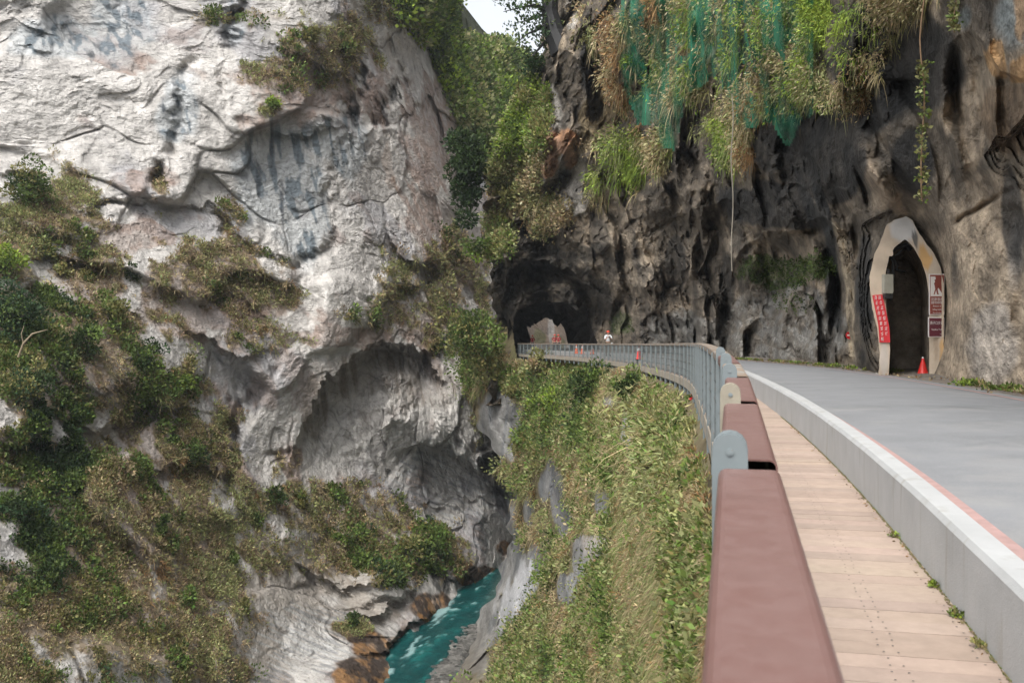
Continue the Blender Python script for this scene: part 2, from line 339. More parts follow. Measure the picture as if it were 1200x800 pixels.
PX=np.array(rows); PY=np.tile(py_[:,None],(1,PX.shape[1])); back=np.r_[np.arange(NB,0,-1)**1.3*1.1,np.zeros(NCs)][None]+0*PX
x=PX.ravel(); y=PY.ravel(); bk=back.ravel(); xq=np.where(bk>0,np.repeat(XL,PX.shape[1]),x)
D=S_D(xq,y)
# keep the bank below the walkway and road
for it in range(60):
    X=(x-600)/F*D; Z=(HY-y)/F*D; yy=np.clip(D,-5,150); bad=(X>railx(yy)-.35)&(Z>railz(yy)+DECK-.45)&(bk==0)
    if not bad.any(): break
    D=np.where(bad,D*1.02+.05,D)
p=ray(x,y,D).astype(np.float32)*np.array([1,.4,1],np.float32); sc1=np.clip(D/60,.12,1)
off=-fbm(p/9,3,31)*3.0*sc1
h,e,r=cells(warp(p,1,4)*np.array([1,1,.6],np.float32)/4.5,32); off-=h*1.5*sc1; crk=np.exp(-(e/.05)**2)
h,e,r=cells(p/1.6,33); off-=h*.5*sc1
off-=fbm(p/1.1,3,34)*.25*sc1
off+=groove(x,y,[(728,470),(745,485),(752,525)],5,14)*1.0+groove(x,y,[(640,540),(655,580),(668,625)],2.5,10)+groove(x,y,[(590,560),(598,600)],3,8)
off-=2.5*blob(x,y,655,590,16,40,-15)+3*blob(x,y,610,690,14,50,20)+2*blob(x,y,700,640,20,16)
D2=np.maximum(D+off*np.clip((y-(np.interp(x,[600,700,777,826],[418,428,444,480])))/40,.05,1)*(bk==0)+bk,3)
for it in range(60):
    X=(x-600)/F*D2; Z=(HY-y)/F*D2; yy=np.clip(D2,-5,150); bad=(X>railx(yy)-.35)&(Z>railz(yy)+DECK-.3)&(bk==0)
    if not bad.any(): break
    D2=np.where(bad,D2*1.02+.05,D2)
ztop=np.interp(D2,_Y,_Z)
Ps=ray(x,y,D2).reshape(PX.shape+(3,)); Ns=grid_normals(Ps)
n1=fbm(p/3,4,40); n2=fbm(p/.9,3,41); n3=fbm(p*np.array([.7,.7,.08],np.float32),4,42)
c=np.tile(np.array([.17,.14,.085],np.float32),(len(x),1))*(1+.35*n1+.3*n2)[:,None]
rockS=np.zeros(x.shape)
for q in [(655,585,12,46,-12),(585,500,30,46,0),(612,690,16,56,22),(592,640,22,60,0),(700,640,22,14,-30),(683,650,14,24,0),(740,500,10,26,0),(640,570,10,20,0),(570,730,26,40,30),(545,770,30,26,0),(710,590,12,20,0),(716,470,10,8,0),(620,600,8,18,0),(665,690,16,20,0)]: rockS=np.maximum(rockS,blob(x,y,*q))
rockS*=1.25; rk=sst(rockS+.3*n1,.42,.58)
rc=np.tile(np.array([.23,.225,.215],np.float32),(len(x),1))*(1+.3*n1+.25*n2)[:,None]
rc=mixc(rc,(.10,.11,.12),sst(n3,0,.4)*.6); rc=mixc(rc,(.46,.46,.47),sst(blob(x,y,605,700,18,46,20)+.3*n1,.4,.6)*.8); rc=mixc(rc,(.06,.06,.065),blob(x,y,660,590,14,44,-12)*.8)
rc=mixc(rc,(.45,.40,.36),sst(blob(x,y,700,635,24,34)+.2*n1,.5,.7)*.6)
c=c*(1-rk[:,None])+rc*rk[:,None]; c=mixc(c,(.11,.13,.05),(1-rk)*sst(n1+n2,.1,.6)*.5)
c=mixc(c,(.15,.13,.10),blob(x,y,530,780,50,50)*.8)
c=np.clip(c,.01,.8)
o=setting(mesh_obj('gorge_bank',Ps.reshape(-1,3),quads(*PX.shape),M_soil,col=c,smooth=False))
wB=(1-sst(rockS+.3*n1,.25,.42))*np.where((bk==0)&(x<846),1,0)*sst(y,404,415)*sst(x+.0*y-XL[np.clip(((y-385)/1.25).astype(int),0,len(XL)-1)],-2,8)
wB*=1-.92*sst(blob(x,y,530,790,50,60)+.2*n1,.35,.6)
wB*=(y>np.interp(x,[560,600,678,711,742,777,808,826,837,860],[380,424,426,432,439,447,459,483,515,560]))
SB=dict(bk=bk,P=Ps.reshape(-1,3),N=Ns.reshape(-1,3),x=x,y=y,S=wB,n=n1)

# ---- the overhanging wall above the road
R_D=tps([(603,414,106),(693,412,101),(751,414,85),(805,418,71),(845,421,61),(892,423,51),(959,428,41),(1010,432,33),(1060,436,27.4),(1110,441,23.3),(1200,452,18),(1400,480,12.5),(1700,520,9),(1700,450,9),
 (700,345,99),(751,340,84),(805,340,69),(845,340,60),(892,340,51),(959,340,41.5),(1010,340,32.5),(1060,340,27.2),(1110,340,23),(1200,340,17.5),(1400,340,11.8),(1700,340,8.8),
 (640,200,101),(700,200,90),(753,200,77),(826,200,60),(885,200,46.5),(951,200,37),(1010,200,29),(1060,200,25.5),(1110,200,22),(1200,200,16),(1400,200,10.5),(1700,200,8),
 (640,60,99),(700,60,84),(753,60,71),(826,60,54),(885,60,41.5),(951,60,33),(1010,60,27),(1060,60,23.5),(1110,60,20),(1200,60,14),(1400,60,9.5),(1700,60,7.5),
 (640,-150,106),(753,-150,72),(885,-150,39),(1010,-150,25),(1200,-150,13),(1500,-150,8.5),(1700,-150,7.5),(640,-500,112),(753,-500,76),(885,-500,38),(1010,-500,24),(1200,-500,12.5),(1500,-500,8),(1700,-500,7),
 (575,400,108),(575,300,106),(600,300,105),(640,300,101),(600,150,107),(700,300,95)])
py_=np.r_[np.linspace(-520,-70,60)[:-1],np.arange(-70,476,1.25)]
XL=np.interp(py_,[-520,-60,0,40,62,95,130,170,210,250,290,330,400,440,480],[640,655,641,637,633,623,606,586,574,569,571,575,578,574,570])
XL=XL+3*np.sin(py_/8)+2.2*np.sin(py_/3.1+2)
NB=16; frac=np.r_[np.arange(0,1,1/520.),]
rows=[]
for k,yy in enumerate(py_):
    xs=np.r_[XL[k]+np.arange(NB,0,-1)*2.4, XL[k]+(1250-XL[k])*frac, np.linspace(1250,1900,60)]; rows.append(xs)
PX=np.array(rows); PY=np.tile(py_[:,None],(1,PX.shape[1])); back=np.r_[np.arange(NB,0,-1)**1.3*1.3,np.zeros(len(frac)+60)][None]+0*PX
x=PX.ravel(); y=PY.ravel(); bk=back.ravel(); xq=np.where(bk>0,np.repeat(XL,PX.shape[1]),np.minimum(x,1700))
foot=np.interp(x,[560,693,751,805,845,892,959,1010,1060,1110,1200,1400,1900],[414,412,414,418,421,423,428,432,436,441,452,480,520])
D=R_D(xq,np.minimum(y,foot)); D=np.clip(D,6,130)
p=ray(x,y,D).astype(np.float32)*np.array([1,.4,1],np.float32); s1=np.clip(D/45,.25,1.25)
portal=blob(x,y,1064,360,60,120); flat=1-.93*sst(portal,.12,.6)
off=-fbm(p/11,3,51)*2.6*s1
pr=warp(p,1.8,5)*np.array([1.1,1,.75],np.float32)
h,e,r=cells(pr/6.5,52,16); off-=h*4.6*s1; c1=np.exp(-(e/.05)**2)
h,e,r=cells(warp(pr,.6,2.4,71)/2.6,53,34); off-=h*2.4*s1; r2=r
h,e,r=cells(warp(p,.3,.9)/1.1,54,50,True); off-=h*.75*s1; r3=r
h,e,r=cells(warp(p,.15,.4)/.45,56,60,True); off-=h*.26*s1
off-=fbm(p/.9,4,55)*.25*s1
right=sst(x,1000,1110)
off*=1-.45*right
X0,Y0=x,y; x=X0+11*fbm(p/3,4,95); y=Y0+11*fbm(p/3,4,97)
for pts,a,dec in [([(752,285),(775,256),(815,250),(850,238),(884,246),(905,270)],4.5,60),([(880,262),(925,272),(965,250)],4.5,110),([(586,345),(598,322),(628,305),(665,312),(700,345),(725,400)],9,80),([(650,255),(690,245),(715,262)],2,30),
   ([(700,330),(725,345),(740,330),(762,345)],2.5,40),([(775,330),(800,345),(830,335)],2,30),([(905,100),(960,120),(1010,90),(1100,95)],1.8,70),([(1140,40),(1165,90),(1210,100)],1.6,40),([(1150,180),(1175,230),(1215,250)],1.2,40),([(600,220),(640,215),(668,190)],2,30),
   ([(590,262),(630,262),(655,275)],3,30)]:
    off+=lip(x,y,pts,a,dec,5)
for pts,a,w in [([(664,0),(672,60),(690,130)],-2.5,9),([(690,30),(700,90),(712,150)],4,10),([(955,235),(985,275),(994,330),(998,430)],-1.6,6),([(975,215),(1006,268),(1014,330),(1018,430)],1.9,8),([(940,256),(966,290),(975,350),(975,430)],2.2,9),
   ([(1005,150),(1010,190),(1025,215),(1050,240)],-1.1,9),([(1115,60),(1112,140),(1130,200)],-.9,8),([(1125,60),(1128,150)],.8,5),([(1152,60),(1158,140),(1170,190)],-.8,8),([(1140,80),(1144,160)],.7,6),([(1120,255),(1150,235),(1180,215)],.5,3),
   ([(840,270),(855,330),(850,420)],3,12),([(775,275),(795,330),(790,350)],2.5,9),([(728,270),(735,330)],-2,18),([(915,300),(925,360),(930,420)],.8,12),([(1180,240),(1190,330),(1195,430)],.6,12),([(655,180),(645,230),(615,270)],2.5,8)]:
    off+=groove(x,y,pts,a,w)
x,y=X0,Y0; D2=np.maximum(D+off*flat+bk,5)
pdm=sst(blob(x,y,1064,360,52,112),.10,.55); D2=D2*(1-pdm)+pdm*(27.0-(x-1060)*.012+.55+.12*fbm(p,3,57)+off*.03)
# keep clear of the road
for it in range(40):
    X=(x-600)/F*D2; Z=(HY-y)/F*D2; yy=np.clip(D2,-5,150); bad=(X<railx(yy)+5.35)&(Z<railz(yy)+3.6)&(X>railx(yy)-1.5)&(bk==0)&(x>700)
    if not bad.any(): break
    D2=np.where(bad,D2*1.015,D2)
Pr=ray(x,y,D2).reshape(PX.shape+(3,)); Nr=grid_normals(Pr)
n1=fbm(p/3.5,4,60); n2=fbm(p/1.0,4,61); n3=fbm(warp(p,.8,3,77)*np.array([.5,.5,.10],np.float32),4,62); n4=fbm(p/.45,3,63)
# black stain streaks over tan and grey limestone, with recess shade painted in
c=np.tile(np.array([.16,.135,.105],np.float32),(len(x),1))*(1+.3*n1+.35*n2)[:,None]
c=mixc(c,(.31,.255,.19),sst(n1+.5*n2+.4*(r2-.5),.0,.5)*.75)
def M(lst,k=.45,lo=.42,hi=.6,nn=None):
    t=0
    for q in lst: t=np.maximum(t,blob(x,y,*q))
    return sst(t+k*(n1 if nn is None else nn)*sst(t,.02,.3),lo,hi)
c=mixc(c,(.30,.255,.20),M([(722,290,34,46),(745,330,40,60),(810,320,30,40),(700,380,40,40),(625,200,30,60),(860,290,20,16)],.4)*.7*(.6+.5*sst(n3,-.4,.3)))
c=mixc(c,(.42,.40,.37),M([(672,215,26,44),(640,130,26,50),(668,15,10,22),(690,75,6,14),(640,175,24,40)],.35)*.85)
c=mixc(c,(.47,.24,.12),M([(660,165,24,16,-40),(668,185,10,14),(645,190,10,20)],.5)*.75)
c=mixc(c,(.21,.205,.19),M([(900,385,80,48),(960,390,50,40),(800,390,60,30)],.3)*.85*(.5+.7*sst(n2+n4,-.3,.3)))
c=mixc(c,(.41,.335,.25),M([(1150,330,70,140),(1160,240,40,50),(1140,150,18,60),(1200,380,60,90),(1110,120,9,50),(1040,225,22,30,40)],.3)*.95*(.75+.3*sst(n2,-.4,.4)))
c=mixc(c,(.46,.43,.40),M([(1165,395,40,60),(1190,300,20,60)],.5,.5,.75)*.6)
c=mixc(c,(.36,.30,.215),sst(groove(x+4*n1,y,[(955,235),(985,275),(994,330),(998,430)],1,6)+.15*n2,.3,.6)*.9)
c=mixc(c,(.30,.24,.18),sst(groove(x,y,[(1005,150),(1010,190),(1025,215),(1050,240),(1065,262)],1,9),.3,.6)*.8)
c=mixc(c,(.22,.27,.29),M([(1175,15,30,40),(1130,20,14,20)],.9,.4,.9)*.7)
c=mixc(c,(.50,.26,.07),M([(1168,66,12,30,-25),(1195,80,24,14),(1200,20,14,26)],1.1,.5,.9,n2+.5*n1)*.5)
c=mixc(c,(.15,.10,.06),M([(1185,140,40,40)],.4)*.7)
streak=sst(n3+.35*n1,.0,.45)
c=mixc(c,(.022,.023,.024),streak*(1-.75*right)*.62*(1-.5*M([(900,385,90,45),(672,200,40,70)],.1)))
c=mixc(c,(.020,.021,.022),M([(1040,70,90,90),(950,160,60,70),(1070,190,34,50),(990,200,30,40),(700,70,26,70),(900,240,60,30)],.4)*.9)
c=mixc(c,(.028,.030,.031),M([(1014,330,11,100),(972,350,12,80),(960,250,30,30),(1116,340,14,100),(1186,250,16,100),(1120,200,18,36),(1090,230,20,30)],1.0,.45,.85,n3+.3*n2)*.85)  # upright near-black bands, mostly along the carved grooves
c=mixc(c,(.035,.033,.03),M([(640,310,70,34),(610,350,30,40),(690,360,36,36),(620,285,36,20),(850,330,14,60),(790,300,14,40)],.35)*.8)  # shade of the tunnel recess and overhang gaps painted into the colour
c=mixc(c,(.05,.085,.025),M([(905,318,34,18),(960,312,26,12),(730,380,14,14)],.5,.4,.7)*.55)
c=mixc(c,(.18,.135,.06),M([(618,205,14,10),(590,260,22,30),(700,140,30,50)],.6)*.6)
c=mixc(c,(.012,.012,.012),c1*.35*(1-right)); c=c*(1+.42*n4+.22*(r3-.5)+.2*n2)[:,None]*np.array([1.06,1.03,.99]); c=np.clip(c,.008,.8)
# openings: road tunnel and side portal
def inside(px,py,poly):
    r=np.zeros(px.shape,bool); n=len(poly)
    for i in range(n):
        x0,y0=poly[i]; x1,y1=poly[(i+1)%n]
        r^=((y0>py)!=(y1>py))&(px<(x1-x0)*(py-y0)/(y1-y0+1e-9)+x0)
    return r
TUN=[(601,500),(600,395),(602,374),(608,362),(621,358),(634,351),(650,354),(664,353),(676,364),(690,372),(695,389),(702,405),(702,500)]
DOOR=[(1039,452),(1041,400),(1037,345),(1041,305),(1052,284),(1063,282),(1076,298),(1086,322),(1091,350),(1091,452)]
cxm=(PX[:-1,:-1]+PX[1:,1:])/2; cym=(PY[:-1,:-1]+PY[1:,1:])/2; bkm=back[:-1,:-1]
keep=~((inside(cxm,cym,TUN)|inside(cxm,cym,DOOR))&(bkm==0))
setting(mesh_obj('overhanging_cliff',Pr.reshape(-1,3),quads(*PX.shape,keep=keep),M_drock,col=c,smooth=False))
SR=dict(P=Pr.reshape(-1,3),N=Nr.reshape(-1,3),x=x,y=y,n=n1,n2=n2,bk=bk)
def surf(Sd,px,py):
    k=np.argmin((Sd['x']-px)**2+(Sd['y']-py)**2+(1e6*(Sd['bk']>0) if 'bk' in Sd else 0)); return Sd['P'][k].copy(),Sd['N'][k].copy()

# road tunnel lining: rough rock tube from the mouth to the far exit
EX=[(618,500),(619,398),(616,386),(622,378),(634,371),(641,369),(651,371),(658,380),(663,390),(666,400),(667,430),(667,500)]
def resample(poly,n):
    P=np.array(poly,float); s=np.r_[0,np.cumsum(np.hypot(*np.diff(P,axis=0).T))]; t=np.linspace(0,s[-1],n); return np.stack([np.interp(t,s,P[:,0]),np.interp(t,s,P[:,1])],1)
def tunnel(name,A,Da,B,Db,nr,nc,amp,colr,mt,closed=False,seed=70):
    a=resample(A,nc); b=resample(B,nc); t=np.linspace(0,1,nr)[:,None]
    DA=np.array([Da(px,py) for px,py in a])[None]; PA=ray(a[None,:,0],a[None,:,1],DA); PB=ray(b[None,:,0],b[None,:,1],np.full((1,nc),Db))
    P=PA*(1-t[...,None])+PB*t[...,None]; cen=P.mean(1,keepdims=True); q=P.reshape(-1,3).astype(np.float32)
    n=(fbm(q/3,3,seed)+.7*cells(q/2.2,seed+1)[0])*amp; n=n.reshape(nr,nc)*np.sin(np.pi*np.clip(t*.9+.05,0,1))
    d=P-cen; d/=np.linalg.norm(d,axis=-1,keepdims=True); P=P+d*n[...,None]
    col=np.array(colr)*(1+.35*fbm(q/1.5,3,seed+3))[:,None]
    V=P.reshape(-1,3); Q=quads(nr,nc); fs=[Q]
    if closed: V=np.vstack([V,P[-1].mean(0)]); base=(nr-1)*nc; fs.append(np.array([[base+i,base+(i+1)%nc,len(V)-1] for i in range(nc)])); col=np.vstack([col,col[-1:]])
    return mesh_obj(name,V,fs,mt,col=np.clip(col,.01,.6),smooth=True)
near=lambda px,py: float(np.clip(surf(SR,px,min(py,440))[0][1]-1.0,80,107))
TUN2=[(651+(a-651)*1.10,430+(b_-430)*1.10) for a,b_ in TUN]
near=lambda px,py: float(np.clip(surf(SR,px,min(py,440))[0][1]+.6,80,109))
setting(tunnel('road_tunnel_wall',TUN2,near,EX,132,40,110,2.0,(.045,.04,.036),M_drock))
# ------------------------------------------------------------------ water, road, walkway, kerb
def strip(name,s0,s1,ds,prof,m,closed=False,col=None,smooth=False,parent=None,jit=None):
    """sweep a profile [(off,dz),..] along the path"""
    s=np.arange(s0,s1+1e-6,ds); n=len(prof); V=[]
    for k,(o,z) in enumerate(prof): V.append(at_s(s,np.full(len(s),float(o)),z))
    V=np.stack(V,1)
    if jit is not None: V=V+jit(V)
    i=np.arange(len(s)*n).reshape(len(s),n); nx=np.roll(i,-1,1) if closed else None
    if closed: q=np.stack([i[:-1],nx[:-1],nx[1:],i[1:]],-1).reshape(-1,4)
    else: q=np.stack([i[:-1,:-1],i[:-1,1:],i[1:,1:],i[1:,:-1]],-1).reshape(-1,4)
    return mesh_obj(name,V.reshape(-1,3),q,m,parent=parent,col=col,smooth=smooth)
# river
M_water=mat('glacial_water',attr=True,rough=.12,spec=.5,bump=.35,bscale=.55,bdetail=8)
WZ=-32.2
gx=np.arange(-45,14,.28); gy=np.arange(58,190,.45); GX,GY=np.meshgrid(gx,gy); q=np.stack([GX.ravel(),GY.ravel(),0*GX.ravel()],1).astype(np.float32)
ang=np.array([.25,.97]); al=q[:,0]*ang[0]+q[:,1]*ang[1]; ac=q[:,0]*ang[1]-q[:,1]*ang[0]
f=np.stack([ac*.55,al*.16,0*al],1); n1=fbm(f,4,101); n2=fbm(np.stack([ac*1.8,al*.7,0*al],1),4,102)
z=WZ+.16*n1+.10*n2
ppx=600+F*q[:,0]/q[:,1]; ppy=HY-F*WZ/q[:,1]
lb=np.interp(ppy,[600,650,690,720,760,800,850],[592,588,532,512,478,440,390]); rb=np.interp(ppy,[650,735,805,900],[598,566,520,450])
tL=(ppx-lb)/(rb-lb+1e-6)
c=np.tile(np.array([.006,.062,.062],np.float32),(len(q),1)); c=c*(1+.35*n1)[:,None]
c=mixc(c,(.012,.125,.115),sst(n1+.4*n2,.1,.7)*.7)
c=mixc(c,(.08,.13,.11),sst(tL,.75,1.0)*.6)
fo=sst(n2+.6*n1+1.0*np.exp(-((tL-.06)/.12)**2)*(1+n1)+.35*blob(ppx,ppy,560,720,50,60),.75,1.35)
c=mixc(c,(.40,.58,.58),fo*.65)
setting(mesh_obj('river',np.stack([GX.ravel(),GY.ravel(),z],1),quads(*GX.shape),M_water,col=np.clip(c,.005,.9),smooth=True))
# cobbles on the right shore
def cobbles():
    V=[];Fq=[];C=[];b=0
    ico=bmesh.new(); bmesh.ops.create_icosphere(ico,subdivisions=1,radius=1); iv=np.array([v.co for v in ico.verts]); fi=np.array([[v.index for v in f.verts] for f in ico.faces]); ico.free()
    for k in range(700):
        py=RNG.uniform(730,830); px=np.interp(py,[650,735,805,900],[596,560,508,440])+RNG.normal(1,7); Dp=-F*(WZ+.1)/(HY-py)*-1
        Dp=F*(-(WZ)-.1)/(py-HY); s=RNG.uniform(.12,.5)*(1+.8*(RNG.rand()<.06)); c0=np.array([(px-600)/F*Dp,Dp,WZ+.02])
        V.append(iv*np.array([s,s*RNG.uniform(.6,1),s*.45])*RNG.uniform(.8,1.2,(len(iv),1))+c0); Fq.append(fi+b); b+=len(iv); g=RNG.uniform(.05,.17); C.append(np.tile([g,g*.96,g*.88],(len(iv),1)))
    return stuff(mesh_obj('shore_cobbles',np.vstack(V),np.vstack(Fq),M_drock,col=np.vstack(C)),'grey cobbles lying in the shallows along the right river bank','cobbles')
cobbles()
# road sheet
M_asph=mat('asphalt',(.20,.205,.212),rough=.88,noise=.16,nscale=1.1,bump=.004,bscale=140)
nt=M_asph.node_tree
rustq=[]
M_verge=mat('verge_dirt',(.17,.145,.12),rough=.95,noise=.4,nscale=4,bump=.02,bscale=18)
sE=s_of_y(150)
setting(strip('road',-6,sE,.5,[(1.2,ROAD-.004),(1.6,ROAD),(3.2,ROAD+.035),(4.85,ROAD+.01),(5.22,ROAD)],M_asph))
setting(strip('verge',-6,sE,.5,[(5.22,ROAD-.002),(5.6,ROAD+.01),(6.2,ROAD+.06),(7.5,ROAD+.12),(12,ROAD+.2)],M_verge))
# faded red edge lines
M_red=mat('faded_red_road_paint',(.36,.235,.215),rough=.8,noise=.22,nscale=7)
setting(strip('red_edge_line',-6,s_of_y(128),.5,[(1.40,ROAD+.003),(1.50,ROAD+.004)],M_red))
setting(strip('red_edge_line',-6,s_of_y(128),.5,[(4.80,ROAD+.016),(4.90,ROAD+.0125)],M_red))
# concrete kerb wall between walkway and road
M_conc=mat('pale_concrete',(.385,.39,.385),rough=.85,noise=.12,nscale=2.2,bump=.004,bscale=60)
def conc_stains(m):
    nt=m.node_tree; N=nt.nodes; L=nt.links; b=N['Principled BSDF']; src=b.inputs['Base Color'].links[0].from_socket
    tc=N.new('ShaderNodeTexCoord'); mp=N.new('ShaderNodeMapping'); mp.inputs['Scale'].default_value=(2.5,2.5,.5); L.new(tc.outputs['Object'],mp.inputs[0])
    n=N.new('ShaderNodeTexNoise'); n.inputs['Scale'].default_value=3; n.inputs['Detail'].default_value=10; L.new(mp.outputs[0],n.inputs['Vector'])
    r=N.new('ShaderNodeMapRange'); r.inputs['From Min'].default_value=.56; r.inputs['From Max'].default_value=.78; L.new(n.outputs['Fac'],r.inputs[0])
    mx=N.new('ShaderNodeMix'); mx.data_type='RGBA'; mx.inputs['B'].default_value=(.30,.29,.255,1); L.new(r.outputs[0],mx.inputs['Factor']); L.new(src,mx.inputs['A']); L.new(mx.outputs['Result'],b.inputs['Base Color'])
conc_stains(M_conc)
k0=1.08
def kj(V):
    q=V.reshape(-1,3).astype(np.float32); return (np.stack([vnoise(q*.7,5),vnoise(q*.7,6),vnoise(q*.7,7)],1)*.005).reshape(V.shape)
ko=strip('concrete_kerb',-6,s_of_y(128),.12,[(k0,DECK-.06),(k0+.005,KERB-.03),(k0+.028,KERB),(k0+.155,KERB+.002),(k0+.178,KERB-.018),(k0+.185,ROAD-.1)],M_conc,jit=kj)
tag(ko,'long low pale concrete kerb wall between the plank walkway and the road','kerb wall')
# cast joints: thin proud lips every 4 m
# plank walkway
M_plank=mat('walkway_planks',attr=True,rough=.8,noise=.14,nscale=9,bump=.0035,bscale=50)
V=[];Q=[];C=[];b=0; s=-3.0
bq=np.array([[0,1,2,3],[7,6,5,4],[0,4,5,1],[1,5,6,2],[2,6,7,3],[3,7,4,0]])
sq=np.array([[0,1,2,3]])
while s<s_of_y(100):
    wd=.172+RNG.uniform(-.004,.004); g_=.0017 if RNG.rand()<.75 else .0036; t0=s+g_; t1=s+.1785-g_; sk=RNG.normal(0,.0007); dz=RNG.normal(0,.0007); dz2=RNG.normal(0,.0009)
    o0=-.06+RNG.normal(0,.008); o1=1.145+RNG.normal(0,.010); L=[]
    for zz in (DECK+.0,DECK-.035):
        L+= [at_s(t0+sk,o0,zz+dz),at_s(t0-sk,o1,zz+dz+dz2),at_s(t1-sk,o1,zz+dz+dz2),at_s(t1+sk,o0,zz+dz)]
    V.append(np.array(L)); Q.append(bq[:, ::-1]+b); b+=8; g=RNG.uniform(.86,1.08); cc=np.array([.375,.288,.232])*g*(1+RNG.normal(0,.01,3)); C.append(np.tile(cc,(8,1)))
    if s<12:
        for oo in (.10,.16,.62,.68,1.02,1.08)[::1]:
            for ts in (t0+.04,t1-.04):
                if RNG.rand()<.85:
                    oo2=oo+RNG.normal(0,.006); e=.0045; V.append(np.array([at_s(ts-e,oo2-e,DECK+.0035+dz+dz2*.5),at_s(ts-e,oo2+e,DECK+.0035+dz+dz2*.5),at_s(ts+e,oo2+e,DECK+.0035+dz+dz2*.5),at_s(ts+e,oo2-e,DECK+.0035+dz+dz2*.5)])); Q.append(sq+b); b+=4; C.append(np.full((4,3),.06))
    s+=.178
setting(mesh_obj('plank_walkway',np.vstack(V),np.vstack(Q),M_plank,col=np.vstack(C)))
M_dark=mat('dark_bed',(.05,.042,.034),rough=.95,noise=.5,nscale=8)
setting(strip('walkway_bed',-6,s_of_y(128),.5,[(-.05,DECK-.05),(1.25,DECK-.05)],M_dark))  # dark sheet under the planks, behind their gaps
M_edge=mat('stained_concrete_edge',(.30,.26,.205),rough=.9,noise=.35,nscale=2,bump=.01,bscale=15)
setting(strip('walkway_edge_slab',-6,s_of_y(107),.3,[(-.07,DECK-.04),(-.09,DECK-.05),(-.09,DECK-.30),(.35,DECK-.42),(6,DECK-2.5)],M_edge))
# moss and dirt line at the foot of the kerb
MB_V=[];MB_Q=[];MB_C=[];b=0
for k in range(1500):
    s=RNG.uniform(1.5,16); o=k0-.004-abs(RNG.normal(0,.007)); p=at_s(s,o,DECK+.002); r=RNG.uniform(.002,.008)
    a=RNG.rand(4)*.6+.7; MB_V.append(np.array([p+[-r*a[0],-r*a[1],0],p+[r*a[2],-r*a[1],.001],p+[r*a[2],r*a[3],.003],p+[-r*a[0],r*a[3],.008]])); MB_Q.append(sq+b); b+=4
    cc=np.array([.17,.14,.07]) if RNG.rand()<.7 else np.array([.10,.13,.03]); MB_C.append(np.tile(cc*RNG.uniform(.6,1.3),(4,1)))
M_soil2=mat('moss_crumbs',attr=True,rough=.95)
stuff(mesh_obj('kerb_moss',np.vstack(MB_V),np.vstack(MB_Q),M_soil2,col=np.vstack(MB_C)),'thin line of moss and dirt along the foot of the kerb wall','moss')

# ------------------------------------------------------------------ railing
M_rail=mat('brown_painted_steel',(.155,.080,.068),rough=.38,spec=.45,noise=.12,nscale=3,bump=.0006,bscale=120)
def rust(m,colr,lo,hi,sc_):
    nt=m.node_tree; N=nt.nodes; L=nt.links; b=N['Principled BSDF']; src=b.inputs['Base Color'].links[0].from_socket; tc=N.new('ShaderNodeTexCoord')
    n=N.new('ShaderNodeTexNoise'); n.inputs['Scale'].default_value=sc_; n.inputs['Detail'].default_value=10; n.inputs['Roughness'].default_value=.7; L.new(tc.outputs['Object'],n.inputs['Vector'])
    r=N.new('ShaderNodeMapRange'); r.inputs['From Min'].default_value=lo; r.inputs['From Max'].default_value=hi; L.new(n.outputs['Fac'],r.inputs[0])
    mx=N.new('ShaderNodeMix'); mx.data_type='RGBA'; mx.inputs['B'].default_value=(*colr,1); L.new(r.outputs[0],mx.inputs['Factor']); L.new(src,mx.inputs['A']); L.new(mx.outputs['Result'],b.inputs['Base Color'])
rust(M_rail,(.185,.112,.098),.42,.75,2.2)
M_grey=mat('blue_grey_painted_steel',(.185,.215,.222),rough=.5,spec=.4,noise=.12,nscale=6); rust(M_grey,(.22,.13,.07),.62,.75,9)
M_grey2=mat('weathered_grey_steel_bars',(.12,.14,.142),rough=.55,noise=.2,nscale=6); rust(M_grey2,(.13,.075,.045),.54,.66,3)
M_rusty=mat('rusting_handrail',(.22,.165,.12),rough=.7,noise=.35,nscale=4); rust(M_rusty,(.30,.35,.35),.5,.62,3)
M_ochre=mat('ochre_stained_steel',(.30,.27,.21),rough=.6,noise=.2,nscale=10)
rust(M_asph,(.30,.30,.30),.56,.68,55); rust(M_asph,(.275,.27,.26),.52,.75,.45); rust(M_asph,(.13,.135,.14),.55,.72,.22); rust(M_verge,(.08,.075,.06),.5,.6,2.5); rust(M_verge,(.30,.27,.23),.55,.7,7)
